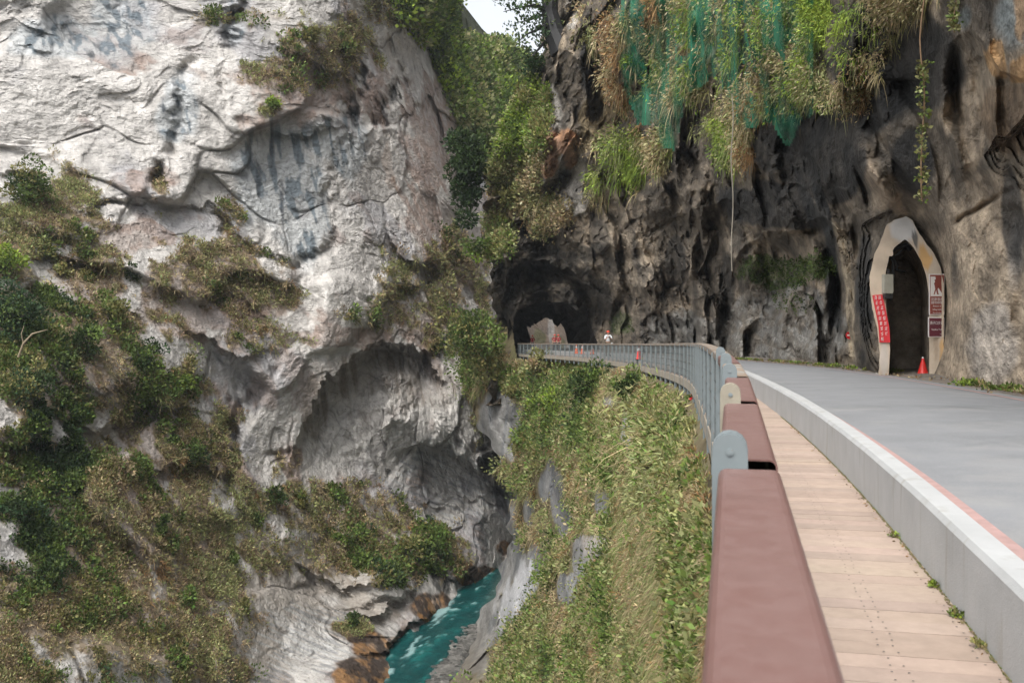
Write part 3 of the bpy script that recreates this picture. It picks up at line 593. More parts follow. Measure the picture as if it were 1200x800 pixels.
def dust(m,colr,amt):
    nt=m.node_tree; N=nt.nodes; L=nt.links; b=N['Principled BSDF']; src=b.inputs['Base Color'].links[0].from_socket; g=N.new('ShaderNodeNewGeometry'); sx=N.new('ShaderNodeSeparateXYZ'); L.new(g.outputs['True Normal'],sx.inputs[0])
    n=N.new('ShaderNodeTexNoise'); n.inputs['Scale'].default_value=14; n.inputs['Detail'].default_value=12; n.inputs['Roughness'].default_value=.75; tc=N.new('ShaderNodeTexCoord'); L.new(tc.outputs['Object'],n.inputs['Vector'])
    r=N.new('ShaderNodeMapRange'); r.inputs['From Min'].default_value=.93; r.inputs['From Max'].default_value=.999; r.inputs['To Max'].default_value=amt; L.new(sx.outputs['Z'],r.inputs[0])
    r2=N.new('ShaderNodeMapRange'); r2.inputs['From Min'].default_value=.3; r2.inputs['From Max'].default_value=.62; L.new(n.outputs['Fac'],r2.inputs[0]); mu=N.new('ShaderNodeMath'); mu.operation='MULTIPLY'; L.new(r.outputs[0],mu.inputs[0]); L.new(r2.outputs[0],mu.inputs[1])
    mx=N.new('ShaderNodeMix'); mx.data_type='RGBA'; mx.inputs['B'].default_value=(*colr,1); L.new(mu.outputs[0],mx.inputs['Factor']); L.new(src,mx.inputs['A']); L.new(mx.outputs['Result'],b.inputs['Base Color'])
    mr=N.new('ShaderNodeMapRange'); mr.inputs['To Min'].default_value=.38; mr.inputs['To Max'].default_value=.75; L.new(mu.outputs[0],mr.inputs[0]); L.new(mr.outputs[0],b.inputs['Roughness'])
dust(M_rail,(.19,.122,.108),.55)
p0=at_s(np.array([-1.0]))[0]
rl=empty('railing',(float(p0[0]),float(p0[1]),float(p0[2]+DECK)))
tag(rl,'long curving steel railing with brown handrail and grey bars beside the gorge','railing')
def setp(o,loc,rz=0,tilt=0):
    o.matrix_world=Matrix.Identity(4); o.location=Vector(loc)-rl.location; o.rotation_euler=(tilt,0,rz); return o
# local frame of a bay: x to the right of the path, y along it, z up from the rail top
def rrect(w_,h_,r,n=4):
    P=[]
    for cx,cz,a0 in ((w_/2-r,-r,0),(-w_/2+r,-r,90),(-w_/2+r,-h_+r,180),(w_/2-r,-h_+r,270)):
        for k in range(n+1): a=radians(a0+90*k/n); P.append((cx+r*cos(a),cz+r*sin(a)))
    return P
def rail_seg(L,m):
    bm=bmesh.new(); A=rrect(.16,.10,.022); B=rrect(.150,.09,.018); B=[(x_,z_-.005) for x_,z_ in B]
    def ring(P,y_): return [bm.verts.new((x_,y_,z_)) for x_,z_ in P]
    o0,o1,i0,i1=ring(A,0),ring(A,L),ring(B,0),ring(B,L); n=len(A)
    for i in range(n):
        j=(i+1)%n; bm.faces.new((o0[i],o0[j],o1[j],o1[i])); bm.faces.new((i0[i],i1[i],i1[j],i0[j])); bm.faces.new((o0[i],i0[i],i0[j],o0[j])); bm.faces.new((o1[i],o1[j],i1[j],i1[i]))
    return bm
def post_bm():
    bm=bmesh.new(); w_=.047; top=.088; P=[(-w_,-1.55),(w_,-1.55)]
    for k in range(9): a=pi*k/8; P.append((w_*cos(a),top-w_+w_*sin(a)))
    prism(bm,P,-.035,.035); bmesh.ops.recalc_face_normals(bm,faces=bm.faces)
    es=[e for e in bm.edges if abs(e.verts[0].co.y-e.verts[1].co.y)<1e-5 and min(e.verts[0].co.z,e.verts[1].co.z)>-1.5]
    bmesh.ops.bevel(bm,geom=es,offset=.004,segments=2,affect='EDGES'); return bm
def bolt_bm():
    bm=bmesh.new(); tube(bm,[(0,-.036,0),(0,-.039,0)],[.010,.010],16); tube(bm,[(0,-.038,0),(0,-.0405,0)],[.006,.006],6); return bm
BAY=2.0; PG=.19
def panel_bm(L,first):
    bm=bmesh.new(); n=max(2,int(round(L/.27)))
    for k in range(n):
        y_=L*(k+.5)/n; box(bm,(0,y_,-.10-.68),(.020,.012,1.36)); 
    for z_ in (-.14,-.36,-.60,-.84,-1.05):
        box(bm,(.0,L/2,z_),(.014,L,.020))
    for z_ in (-.36,-.60,-.84,-1.05): box(bm,(-.034,.06,z_),(.018,.012,.02))
    bmesh.ops.recalc_face_normals(bm,faces=bm.faces); return bm
s=2.74-2*BAY; k=0; S_END=s_of_y(107); 
while s<S_END:
    s0=s; s1_=s+BAY; p0,d=frame_s(s0); p1=at_s(s1_); v=p1-p0; L=np.linalg.norm(v); rz=math.atan2(-v[0],v[1]); tilt=math.asin(v[2]/L)
    nearp=s1_<14; R=Matrix.Rotation(rz,3,'Z')
    def loc(dx,dy,dz): return Vector(p0)+R@Vector((dx,dy,0))+Vector((0,0,dz+dy*math.tan(tilt)))
    hr=bm_obj('handrail',rail_seg(L-PG if nearp else L-.05,None),M_rail if s1_<8 else (M_rail if s1_<14 and k%2 else M_rusty),rl,smooth=False); setp(hr,loc(0,PG*.5+.015 if nearp else .02,0),rz,tilt)
    po=bm_obj('post',post_bm(),M_ochre if abs(s0-4.74)<.1 else M_grey,rl); po.data.transform(Matrix.Translation((-.05,0,0))); setp(po,loc(0,0.015,0 if nearp else -.10),rz)
    bo=bm_obj('bolt',bolt_bm(),M_grey,po); bo.location=(-.05,0,.035)
    pa=bm_obj('bar_panel',panel_bm(L-.06,nearp),M_grey2,rl); setp(pa,loc(-.055,.03,0),rz,tilt)
    s=s1_; k+=1

# ------------------------------------------------------------------ side portal in the cliff with its signs
PD=26.6
def PF(px): return 27.0-(px-1060)*.012
def pp(px,py): d_=PF(px); return ((px-600)/F*d_,(HY-py)/F*d_)
M_portal=mat('portal_render',attr=True,rough=.85,noise=.12,nscale=2,bump=.01,bscale=14)
OUT=[(1029,446),(1031,415),(1028,385),(1021,355),(1019,325),(1024,300),(1034,278),(1038,264),(1048,258),(1062,253),(1070,258),(1074,268),(1084,284),(1094,296),(1102,312),(1106,335),(1106,375),(1106,446)]
INN=[(1041,446),(1043,410),(1040,375),(1037,345),(1038,318),(1042,300),(1047,300),(1046,292),(1053,286),(1061,280),(1070,289),(1080,306),(1086,325),(1089,350),(1089,395),(1089,446)]
n=90; A=resample(OUT,n); B=resample(INN,n); A=A+.25*RNG.normal(0,1,A.shape)
pt=empty('side_tunnel_portal',(*[(1065-600)/F*PD,PD],(HY-444)/F*PD)); tag(pt,'pale arched tunnel portal with peeling render cut into the rock wall','tunnel portal'); pl=np.array(pt.location)
def P3(px,py,dy): d_=PF(px)+dy; return np.array([(px-600)/F*d_,d_,(HY-py)/F*d_])-pl
V=[P3(*a,-.03) for a in A]+[P3(*b_,0.0) for b_ in B]+[P3(*a,1.6) for a in A]+[P3(*b_,1.3) for b_ in B]
fr=[]
for i in range(n-1): fr+=[[i,i+1,n+i+1,n+i],[2*n+i,2*n+i+1,i+1,i],[n+i,n+i+1,3*n+i+1,3*n+i]]
V=np.array(V); pxx=np.r_[A[:,0],B[:,0],A[:,0],B[:,0]]; pyy=np.r_[A[:,1],B[:,1],A[:,1],B[:,1]]
# finer face mesh for colour patches
m_=9; FV=[];FC=[]
for j in range(m_+1):
    t=j/m_; q=A*(1-t)+B*t
    for a in q: FV.append(P3(a[0],a[1],-.03*(1-t))); FC.append(a)
FV=np.array(FV); FC=np.array(FC); Q1=quads(m_+1,n)
cc=np.tile(np.array([.45,.365,.275],np.float32),(len(FV),1)); nn_=fbm((FV*2).astype(np.float32),4,120)
cc=mixc(cc,(.47,.45,.42),sst(blob(FC[:,0],FC[:,1],1058,268,20,20)+.1*nn_,.5,.6)); cc=mixc(cc,(.48,.28,.10),sst(blob(FC[:,0],FC[:,1],1082,298,8,20,-25)+.5*nn_,.5,.65)*.9)
cc=mixc(cc,(.48,.28,.10),sst(blob(FC[:,0],FC[:,1],1104,420,5,24)+.5*nn_,.5,.65)*.8); cc=mixc(cc,(.06,.06,.06),sst(blob(FC[:,0],FC[:,1],1073,282,4,14,-10)+.3*nn_,.5,.6)*.85)
cc=mixc(cc,(.30,.22,.15),sst(blob(FC[:,0],FC[:,1],1097,400,4,40)+.3*nn_,.5,.7)*.6); cc=mixc(cc,(.45,.41,.37),sst(blob(FC[:,0],FC[:,1],1036,420,6,24),.4,.6)*.7)
cc=cc*(1+.18*nn_)[:,None]
surr=mesh_obj('surround',FV,Q1,M_portal,parent=pt,col=np.clip(cc,.02,.8))
sides=mesh_obj('reveal',V,np.array([f_ for f_ in fr if f_[0]>=n or f_[0]>=2*n]),mat('portal_side',(.30,.25,.20),rough=.9,noise=.3,nscale=3,bump=.02,bscale=10),parent=pt)
BK=[(px*.9+1058*.1,py*.9+380*.1) for px,py in INN]
lin=tunnel('lining',INN,lambda a,b_:PF(a)+1.25,[((px-1060)*.74+1058,(py-446)*.80+433) for px,py in INN],31.0,24,70,.10,(.48,.40,.31),M_drock,closed=True,seed=130)
lin.parent=pt; lin.location=-Vector(pl)
floor=[ray(np.array([px]),np.array([py]),np.array([dd]))[0] for px,py,dd in ((1028,444,25.4),(1106,444,25.4),(1104,437,32),(1025,437,32))]
setting(mesh_obj('portal_floor',np.array([(f_[0],f_[1],(HY-443)/F*PD+.0) for f_ in floor]),np.array([[0,1,2,3]]),mat('portal_slab',(.42,.38,.33),rough=.9,noise=.2,nscale=4)))
# cables and a lamp box under the crown of the portal
M_blk=mat('black_steel',(.015,.015,.016),rough=.6)
bm=bmesh.new()
def cpt(px,py,d): return Vector(((px-600)/F*d,d,(HY-py)/F*d))
tube(bm,[cpt(1041,300,27.6),cpt(1047,306,27.6),cpt(1046,330,27.7),cpt(1044,352,27.7)],.05,8); tube(bm,[cpt(1044,293,27.3),cpt(1050,290,27.3),cpt(1062,287,27.4),cpt(1066,292,27.5)],.07,8); tube(bm,[cpt(1046,300,27.5),cpt(1052,312,27.6),cpt(1050,316,27.6),cpt(1060,318,27.8)],.035,6)
tube(bm,[cpt(1047,302,27.4),cpt(1056,294,27.4),cpt(1064,290,27.5)],.03,6)
cb=bm_obj('cable_bundle',bm,M_blk); tag(cb,'black pipes and cables hanging under the crown of the arched portal','cables')
lb_=empty('lamp_box',cpt(1041,345,27.2)); lb_['label']='tall cream metal box fixed inside the left jamb of the arched portal'; lb_['category']='metal box'
bm=bmesh.new(); vs_=box(bm,(-.02,0,.285),(.25,.22,.53)); bmesh.ops.bevel(bm,geom=bm.edges[:],offset=.015,segments=2,affect='EDGES'); bm_obj('housing',bm,mat('cream_enamel',(.30,.29,.24),rough=.5,noise=.15,nscale=5),lb_)
bm=bmesh.new(); box(bm,(-.02,0,-.06),(.22,.18,.10)); box(bm,(0,.0,.62),(.05,.05,.14)); bm_obj('bracket',bm,M_blk,lb_)
# writing
def text_mesh(body,size,m,parent,loc,rot_=(pi/2,0,0),sx=1,align='CENTER',name='lettering',thick=.002,spacing=1):
    cu=bpy.data.curves.new(name,'FONT'); cu.body=body; cu.size=size; cu.align_x=align; cu.align_y='CENTER'; cu.extrude=thick; cu.resolution_u=2; cu.space_line=spacing
    o=bpy.data.objects.new(name,cu); COL.objects.link(o); dg=bpy.context.evaluated_depsgraph_get(); dg.update(); me=bpy.data.meshes.new_from_object(o.evaluated_get(dg)); COL.objects.unlink(o); bpy.data.objects.remove(o); me.materials.clear(); me.materials.append(m)
    t=bpy.data.objects.new(name,me); link(t,parent); t.location=loc; t.rotation_euler=rot_; t.scale=(sx,1,1); return t
M_w=mat('white_sign_paint',(.72,.69,.66),rough=.5); M_br=mat('brown_sign_paint',(.235,.055,.04),rough=.5,noise=.12,nscale=4); M_mar=mat('maroon_sign_paint',(.12,.022,.035),rough=.5,noise=.12,nscale=4)
M_rd=mat('red_banner_paint',(.50,.012,.018),rough=.6,noise=.1,nscale=6); M_bs=mat('warning_panel_red',(.30,.06,.045),rough=.5)
def sign(px0,py0,px1,py1,d,nm):
    c_=cpt((px0+px1)/2,(py0+py1)/2,d); W=(px1-px0)/F*d; H=(py1-py0)/F*d; e=empty(nm,c_); bm=bmesh.new(); box(bm,(0,.02,0),(W,.03,H)); bmesh.ops.bevel(bm,geom=bm.edges[:],offset=.005,segments=1,affect='EDGES'); bm_obj('panel_edge',bm,M_w,e); return e,W,H
SD=PF(1097)-.10; SZ=math.atan2(.055*F/SD,1)*0
e,W,H=sign(1089,321,1107,369,SD,'falling_rock_sign'); tag(e,'tall brown and white warning sign with a walking figure on the portal right jamb','sign')
bm=bmesh.new(); box(bm,(0,.002,0),(W*.90,.012,H*.955)); bm_obj('panel',bm,M_br,e)
bm=bmesh.new(); prism(bm,[(-W*.42,H*.44),(-W*.12,H*.44),(W*.02,H*.2),(W*.40,-.02*H),(W*.40,-.045*H),(-W*.42,-.045*H)],-.008,-.004); bmesh.ops.recalc_face_normals(bm,faces=bm.faces); bm_obj('picture_field',bm,M_w,e)
bm=bmesh.new() # walking figure
prism(bm,[(-.05,.34),(-.015,.37),(.015,.34),(.01,.31),(.04,.27),(.055,.15),(.03,.12),(.05,.0),(.075,-.02),(.02,-.02),(-.005,.10),(-.045,-.02),(-.07,-.02),(-.03,.12),(-.045,.2),(-.06,.26),(-.03,.30)],-.012,-.009,Matrix.Translation((-.02,0,H*.02))@Matrix.Scale(1.05,4)); bmesh.ops.recalc_face_normals(bm,faces=bm.faces); bm_obj('figure_pictogram',bm,M_br,e)
for i,(tx,sz) in enumerate((('注意落石',.085),('請勿停留',.085),('Beware of',.058),('falling rocks',.055),('Do not stop',.05))):
    text_mesh(tx,sz,M_w,e,(0,-.008,-H*.12-i*H*.082),sx=.95 if i<2 else .9)
e,W,H=sign(1088,371.5,1107,395,SD,'trail_name_sign'); tag(e,'small maroon name sign with white border below the walking figure sign','sign')
bm=bmesh.new(); box(bm,(0,.002,0),(W*.90,.012,H*.91)); bm_obj('panel',bm,M_mar,e)
text_mesh('燕子口步道',.098,M_w,e,(0,-.008,H*.20),sx=.72); text_mesh('Yanzikou Trail',.066,M_w,e,(0,-.008,-H*.12),sx=.72); text_mesh('Exit',.03,M_w,e,(W*.25,-.008,-H*.34))
# red banner painted plate following the bend of the left jamb
bn=empty('red_banner_sign',cpt(1031,375,PF(1031)-.1)); tag(bn,'bent vertical red plate with two columns of white characters on the left jamb','sign')
bl=np.array(bn.location)
Lc=resample([(1021.5,346),(1025,362),(1029,382),(1030,401)],12); Rc=resample([(1032.5,345),(1037,364),(1041,384),(1042,401)],12)
V=[]; 
for (a,b_) in zip(Lc,Rc):
    for q_ in (a,b_): x_,z_=pp(*q_); V.append(np.array([x_,PF(q_[0])-.08,z_])-bl)
for (a,b_) in zip(Lc,Rc):
    for q_ in (a,b_): x_,z_=pp(*q_); V.append(np.array([x_,PF(q_[0])-.02,z_])-bl)
Q=[[2*i,2*i+2,2*i+3,2*i+1] for i in range(11)]+[[24+2*i,2*i+24+1,24+2*i+3,24+2*i+2] for i in range(11)]+[[2*i,24+2*i,24+2*i+2,2*i+2] for i in range(11)]+[[2*i+1,2*i+3,24+2*i+3,24+2*i+1] for i in range(11)]+[[0,1,25,24],[22,46,47,23]]
mesh_obj('plate',np.array(V),np.array(Q),M_rd,parent=bn)
for ci,word in enumerate(('落石危險請戴安全帽','請勿逗留儘速通行')):
    for i,ch in enumerate(word):
        t=(i+.6)/9.2*11; a=Lc[int(t)]*(1-t%1)+Lc[min(int(t)+1,11)]*(t%1); b_=Rc[int(t)]*(1-t%1)+Rc[min(int(t)+1,11)]*(t%1); q_=a+(b_-a)*(.30+.43*ci); x_,z_=pp(*q_)
        text_mesh(ch,.115,M_w,bn,(x_-bl[0],PF(q_[0])-.086-bl[1],z_-bl[2]),name='lettering')
# small round sign on the rock foot left of the portal
q_,nq=surf(SR,994,392); rs=empty('round_sign',Vector(q_)+Vector((-.05,-.25,0))); tag(rs,'tiny round red and white sign on the rock left of the portal','sign')
bm=bmesh.new(); tube(bm,[(0,0,0),(0,-.02,0)],.14,20); bm_obj('disc',bm,M_rd,rs); bm=bmesh.new(); box(bm,(0,-.025,0),(.17,.008,.05)); bm_obj('white_bar',bm,M_w,rs); bm=bmesh.new(); tube(bm,[(0,0,0),(0,.4,0)],.02,6); bm_obj('bracket',bm,M_blk,rs)

# ------------------------------------------------------------------ traffic cones
M_or=mat('cone_red_plastic',(.62,.025,.018),rough=.45); M_orr=mat('cone_orange_plastic',(.75,.13,.03),rough=.5); M_rub=mat('black_rubber',(.03,.03,.03),rough=.8); M_band=mat('reflective_white_band',(.7,.7,.68),rough=.4)
def cone(loc,h,m,basem,label):
    e=empty('traffic_cone',loc); bm=bmesh.new()
    prof=[(.165,.03),(.15,.05),(.03,h-.02),(.022,h),(.0,h)]
    k=.62; rr=lambda z_:.15+(z_-.05)*(.03-.15)/(h-.07)
    tube(bm,[(0,0,a) for _,a in prof[:4]],[a for a,_ in prof[:4]],20); bm_obj('cone_body',bm,m,e,smooth=True)
    bm=bmesh.new(); box(bm,(0,0,.018),(.38,.38,.036)); bmesh.ops.bevel(bm,geom=bm.edges[:],offset=.008,segments=2,affect='EDGES'); bm_obj('base',bm,basem,e)
    bm=bmesh.new(); z0,z1=h*.60,h*.80; tube(bm,[(0,0,z0),(0,0,z1)],[rr(z0)+.004,rr(z1)+.004],20,cap=False); bm_obj('reflective_band',bm,m if label.startswith('bright red') else M_band,e)
    bm=bmesh.new(); tube(bm,[(0,0,h),(0,0,h+.03)],[.03,.02],10); bm_obj('tip',bm,M_band if label.startswith('bright red') else m,e)
    return tag(e,label,'traffic cone')
zf=(HY-443)/F*PD+.002
c1_=cone(cpt(1081.5,437,PD+.75)*1,.50,M_or,M_or,'bright red traffic cone standing inside the right side of the arched portal'); c1_.location.z=zf
def road_pt(Y,off,dz=0): s=s_of_y(Y); return Vector(at_s(s,off,ROAD+.02+dz))
def place_px(px,Y,dz=0):
    X=(px-600)/F*Y; off=X-railx(Y); p=road_pt(Y,off); 
    for _ in range(8): p=road_pt(Y,off); off+=((px-600)/F*p.y-p.x)*.9
    return p
ocs=[]
for px,Y,lb2 in ((675.5,84,'orange cone on the road, left one of the pair near the tunnel mouth'),(682.5,82,'orange cone on the road, right one of the pair near the tunnel mouth')):
    pq=place_px(px,Y); ocs.append(cone(pq,.78,M_orr,M_orr,lb2))
pq=place_px(749,52); cone(pq,.78,M_or,M_rub,'faded red cone behind the middle of the curving railing')
pq=place_px(694,78); cone(pq,.7,M_orr,M_rub,'lone small orange cone between the cone pair and the person in helmet')
# ------------------------------------------------------------------ people
M_skin=mat('skin',(.42,.25,.18),rough=.6); 
def skin_mesh(name,verts,edges,rad,m,parent,root=0,sub=2):
    me=bpy.data.meshes.new(name); me.from_pydata(verts,edges,[]); o=bpy.data.objects.new(name,me); COL.objects.link(o)
    md=o.modifiers.new('s','SKIN'); md.use_smooth_shade=True
    for i,r_ in enumerate(rad): sv=me.skin_vertices[0].data[i]; sv.radius=(r_,r_) if not hasattr(r_,'__len__') else r_; sv.use_root=(i==root)
    m2=o.modifiers.new('u','SUBSURF'); m2.levels=sub; m2.render_levels=sub
    dg=bpy.context.evaluated_depsgraph_get(); dg.update(); me2=bpy.data.meshes.new_from_object(o.evaluated_get(dg)); bpy.data.objects.remove(o)
    me2.name=name; me2.materials.clear(); me2.materials.append(m)
    for p_ in me2.polygons: p_.use_smooth=True
    t=bpy.data.objects.new(name,me2); return link(t,parent)
def person(loc,rz,label,shirt,trous,hel,pose='camera',h=1.7):
    e=empty('person',loc,rz); tag(e,label,'person')
    # faces -y; z up; feet at 0
    J={'pel':(0,0,.93),'waist':(0,0,1.06),'chest':(0,.0,1.26),'up':(0,.01,1.39),'neck':(0,0,1.45),'hd':(0,-.015,1.55),'top':(0,-.01,1.66)}
    R={'pel':(.15,.105),'waist':(.13,.095),'chest':(.155,.11),'up':(.12,.085),'neck':.052,'hd':(.078,.09),'top':(.062,.075)}
    E=[('pel','waist'),('waist','chest'),('chest','up'),('up','neck'),('neck','hd'),('hd','top')]
    for s,sd in (('l',-1),('r',1)):
        J.update({'hip'+s:(sd*.09,0,.86),'kn'+s:(sd*.10,-.03,.48),'an'+s:(sd*.11,.02,.085),'toe'+s:(sd*.13,-.14,.035)})
        R.update({'hip'+s:.088,'kn'+s:.056,'an'+s:.038,'toe'+s:.035})
        if pose=='camera': el,wr,hp=(sd*.25,-.10,1.14),(sd*.10,-.27,1.27),(sd*.065,-.32,1.31)
        else: el,wr,hp=(sd*.24,.03,1.12),(sd*.25,-.06,.88),(sd*.245,-.09,.80)
        J.update({'sh'+s:(sd*.185,0,1.38),'el'+s:el,'wr'+s:wr,'hp'+s:hp}); R.update({'sh'+s:.055,'el'+s:.042,'wr'+s:.026,'hp'+s:(.036,.02)})
        E+=[('pel','hip'+s),('hip'+s,'kn'+s),('kn'+s,'an'+s),('an'+s,'toe'+s),('up','sh'+s),('sh'+s,'el'+s),('el'+s,'wr'+s),('wr'+s,'hp'+s)]
        w_=Vector(hp); dv=(w_-Vector(wr)).normalized(); si=Vector((0,1,0)) if pose!='camera' else Vector((0,0,1))
        for q_,(o_,l_) in enumerate(((-.03,.065),(-.01,.078),(.01,.072),(.03,.058))):
            a='f%s%d'%(s,q_); J[a]=tuple(w_+si*o_+dv*.03); J[a+'m']=tuple(w_+si*o_*1.1+dv*l_*.6+Vector((-sd*.008,0,0))); J[a+'t']=tuple(w_+si*o_*1.1+dv*l_+Vector((-sd*.024,0,0))); R[a]=.0095; R[a+'m']=.009; R[a+'t']=.0075; E+=[('hp'+s,a),(a,a+'m'),(a+'m',a+'t')]
        th=Vector(wr)*.4+w_*.6; J['t'+s]=tuple(th-si*.038); J['t'+s+'t']=tuple(th-si*.055+dv*.045); R['t'+s]=.011; R['t'+s+'t']=.008; E+=[('hp'+s,'t'+s),('t'+s,'t'+s+'t')]
    def build(nm,keys,mt,add=0,ov={},sub=2):
        K=[k for k in J if k in keys]; idx={k:i for i,k in enumerate(K)}
        V=[ov.get(k,J[k]) for k in K]; rr=[tuple(x_+add for x_ in (R[k] if hasattr(R[k],'__len__') else (R[k],R[k]))) for k in K]
        return skin_mesh(nm,V,[(idx[a],idx[b]) for a,b in E if a in idx and b in idx],rr,mt,e,0,sub)
    build('body',set(J),M_skin)
    build('shirt',{'pel','waist','chest','up','shl','shr','ell','elr'},shirt,.014,{'pel':(0,0,.95)})
    build('trousers',{'pel','hipl','hipr','knl','knr','anl','anr'},trous,.016,{'anl':(-.11,.02,.12),'anr':(.11,.02,.12)})
    for sd in (-1,1):
        bm=bmesh.new(); tube(bm,[(sd*.11,.06,.05),(sd*.115,-.02,.06),(sd*.13,-.12,.045),(sd*.135,-.19,.035)],[.04,.052,.048,.028],10); bm_obj('shoe',bm,M_blk,e,smooth=True)
    bm=bmesh.new(); r=bmesh.ops.create_uvsphere(bm,u_segments=18,v_segments=10,radius=1)
    for v_ in r['verts']:
        if v_.co.z<-.05: v_.co.z=-.05; 
        v_.co=Vector((v_.co.x*.122,v_.co.y*.14-.01,v_.co.z*.12+1.625))
    bm_obj('helmet',bm,hel,e,smooth=True)
    bm=bmesh.new()
    for sd in (-1,1): r=bmesh.ops.create_uvsphere(bm,u_segments=8,v_segments=6,radius=.011,matrix=Matrix.Translation((sd*.031,-.098,1.565)))
    bm_obj('eyes',bm,M_blk,e); bm=bmesh.new(); tube(bm,[(0,-.09,1.57),(0,-.118,1.535),(0,-.10,1.53)],[.008,.014,.010],8); bm_obj('nose',bm,M_skin,e,smooth=True)
    bm=bmesh.new(); tube(bm,[(-.022,-.096,1.503),(0,-.103,1.502),(.022,-.096,1.503)],[.004,.006,.004],6); bm_obj('mouth',bm,mat('lips',(.3,.1,.08)),e)
    return e
M_white=mat('white_cotton',(.62,.66,.68),rough=.9); M_kh=mat('khaki_cloth',(.16,.13,.09),rough=.9); M_hel=mat('helmet_orange_red',(.62,.06,.025),rough=.35); M_mr=mat('maroon_cloth',(.26,.03,.035),rough=.9); M_dk=mat('dark_cloth',(.03,.032,.04),rough=.9)
q_=place_px(712.5,68,.0); off1=None
pe=person(q_,radians(10),'person in a white shirt and red helmet raising a dark camera behind the railing',M_white,M_kh,M_hel)
cm=empty('camera_in_hands',Vector(q_)+Matrix.Rotation(radians(10),3,'Z')@Vector((0,-.37,1.31)),radians(10)); tag(cm,'dark camera held up by the person in the white shirt','camera')
bm=bmesh.new(); box(bm,(0,0,0),(.11,.06,.09)); bmesh.ops.bevel(bm,geom=bm.edges[:],offset=.008,segments=2,affect='EDGES'); bm_obj('camera_body',bm,M_blk,cm); bm=bmesh.new(); tube(bm,[(0,-.02,0),(0,-.11,0)],[.036,.04],14); bm_obj('lens',bm,M_blk,cm)
sb=empty('shoulder_bag',Vector(q_)+Matrix.Rotation(radians(10),3,'Z')@Vector((.22,-.05,.80)),radians(10)); tag(sb,'white shoulder bag at the hip of the person in the white shirt','bag')
bm=bmesh.new(); box(bm,(0,0,0),(.12,.24,.26)); bmesh.ops.bevel(bm,geom=bm.edges[:],offset=.03,segments=2,affect='EDGES'); bm_obj('pouch',bm,M_white,sb,smooth=True); bm=bmesh.new(); tube(bm,[(-.02,-.1,.1),(-.10,-.14,.35),(-.30,-.02,.63),(-.12,.13,.40),(-.02,.1,.1)],[.012]*5,6); bm_obj('strap',bm,M_dk,sb)
person(place_px(650,100),radians(20),'person in a maroon top and red helmet, nearer the arch middle in the far tunnel',M_mr,M_dk,M_hel,'walk')
person(place_px(654.5,103),radians(-15),'person in a maroon top and red helmet, nearer the right tunnel wall',M_mr,M_dk,M_hel,'walk')
person(place_px(624,112),radians(0),'lone person in a faded red top at the left of the far tunnel exit',M_mr,M_dk,M_hel,'walk')

# ------------------------------------------------------------------ vegetation tools
PAL=dict(dark=(.040,.066,.022),blue=(.045,.082,.036),mid=(.095,.135,.038),green=(.135,.195,.045),bright=(.24,.32,.05),olive=(.20,.19,.07),pale=(.29,.30,.13),tan=(.40,.32,.18),rust=(.30,.18,.08),brown=(.21,.155,.10))
def nrm(v): return v/(np.linalg.norm(v,axis=-1,keepdims=True)+1e-9)
def leaves(O,A,L,W,C):
    """diamond leaves from O along A, slightly cupped"""
    n=len(O); A=nrm(A); B=nrm(np.cross(A,RNG.normal(0,1,(n,3)))); L=L[:,None]; W=W[:,None]
    m=O+A*L*.45; V=np.stack([O,m+B*W,O+A*L,m-B*W],1).reshape(-1,3); Q=np.arange(4*n).reshape(n,4)
    return V,Q,np.repeat(C,4,0)
def clumps(P,N,R,per,L,C,ww=.32,flat=.75,var=.28,up=.35,hollow=.55):
    """P centres, N outward normals, R radii, per leaves each, C colours"""
    n=len(P); k=n*per; d=nrm(RNG.normal(0,1,(k,3))); r=(hollow+(1-hollow)*RNG.rand(k))[:,None]
    rr=np.repeat(R,per)[:,None]; NN=np.repeat(N,per,0); lump=(1+.35*vnoise((d*2.2+np.repeat(RNG.rand(n,3)*50,per,0)).astype(np.float32)))[:,None]
    o=d*r*rr*lump; o-=NN*(o*NN).sum(1,keepdims=True)*(1-flat); o[:,2]*=.9
    A=d*.8+RNG.normal(0,.6,(k,3))+NN*.3; A[:,2]+=up
    CC=np.repeat(C,per,0)*(1+var*RNG.normal(0,1,(k,1)))*(1+.06*RNG.normal(0,1,(k,3))); LL=np.repeat(L,per)*RNG.uniform(.6,1.3,k)
    return leaves(np.repeat(P,per,0)+o,A,LL,LL*ww,np.clip(CC,.006,.6))
def blades(P,D0,L,W,droop,C,spread=.5,per=8,var=.2):
    n=len(P); k=n*per; o=np.repeat(P,per,0)+RNG.normal(0,1,(k,3))*np.repeat(L,per)[:,None]*.12; d=nrm(np.repeat(D0,per,0)+RNG.normal(0,spread,(k,3))); LL=(np.repeat(L,per)*RNG.uniform(.55,1.25,k))[:,None]
    WW=np.repeat(W,per)[:,None]; side=nrm(np.cross(d,RNG.normal(0,1,(k,3)))); dr=(np.repeat(droop,per)*RNG.uniform(.6,1.4,k))[:,None]; g=np.array([0,0,-1.])
    pt_=[]
    for t,w_ in ((0,.7),(.35,1),(.7,.7),(1,0)):
        c_=o+d*LL*t*(1-.25*t*dr)+g*LL*dr*t*t; pt_.append((c_,w_))
    V=np.stack([pt_[0][0]-side*WW*.7,pt_[0][0]+side*WW*.7,pt_[1][0]+side*WW,pt_[1][0]-side*WW,pt_[2][0]+side*WW*.7,pt_[2][0]-side*WW*.7,pt_[3][0]],1).reshape(-1,3)
    b_=np.arange(k)[:,None]*7; Q=np.vstack([b_+[0,1,2,3],b_+[3,2,4,5]]); T=b_+[5,4,6]
    CC=np.repeat(C,per,0)*(1+var*RNG.normal(0,1,(k,1))); return V,[Q,T],np.repeat(np.clip(CC,.006,.7),7,0)
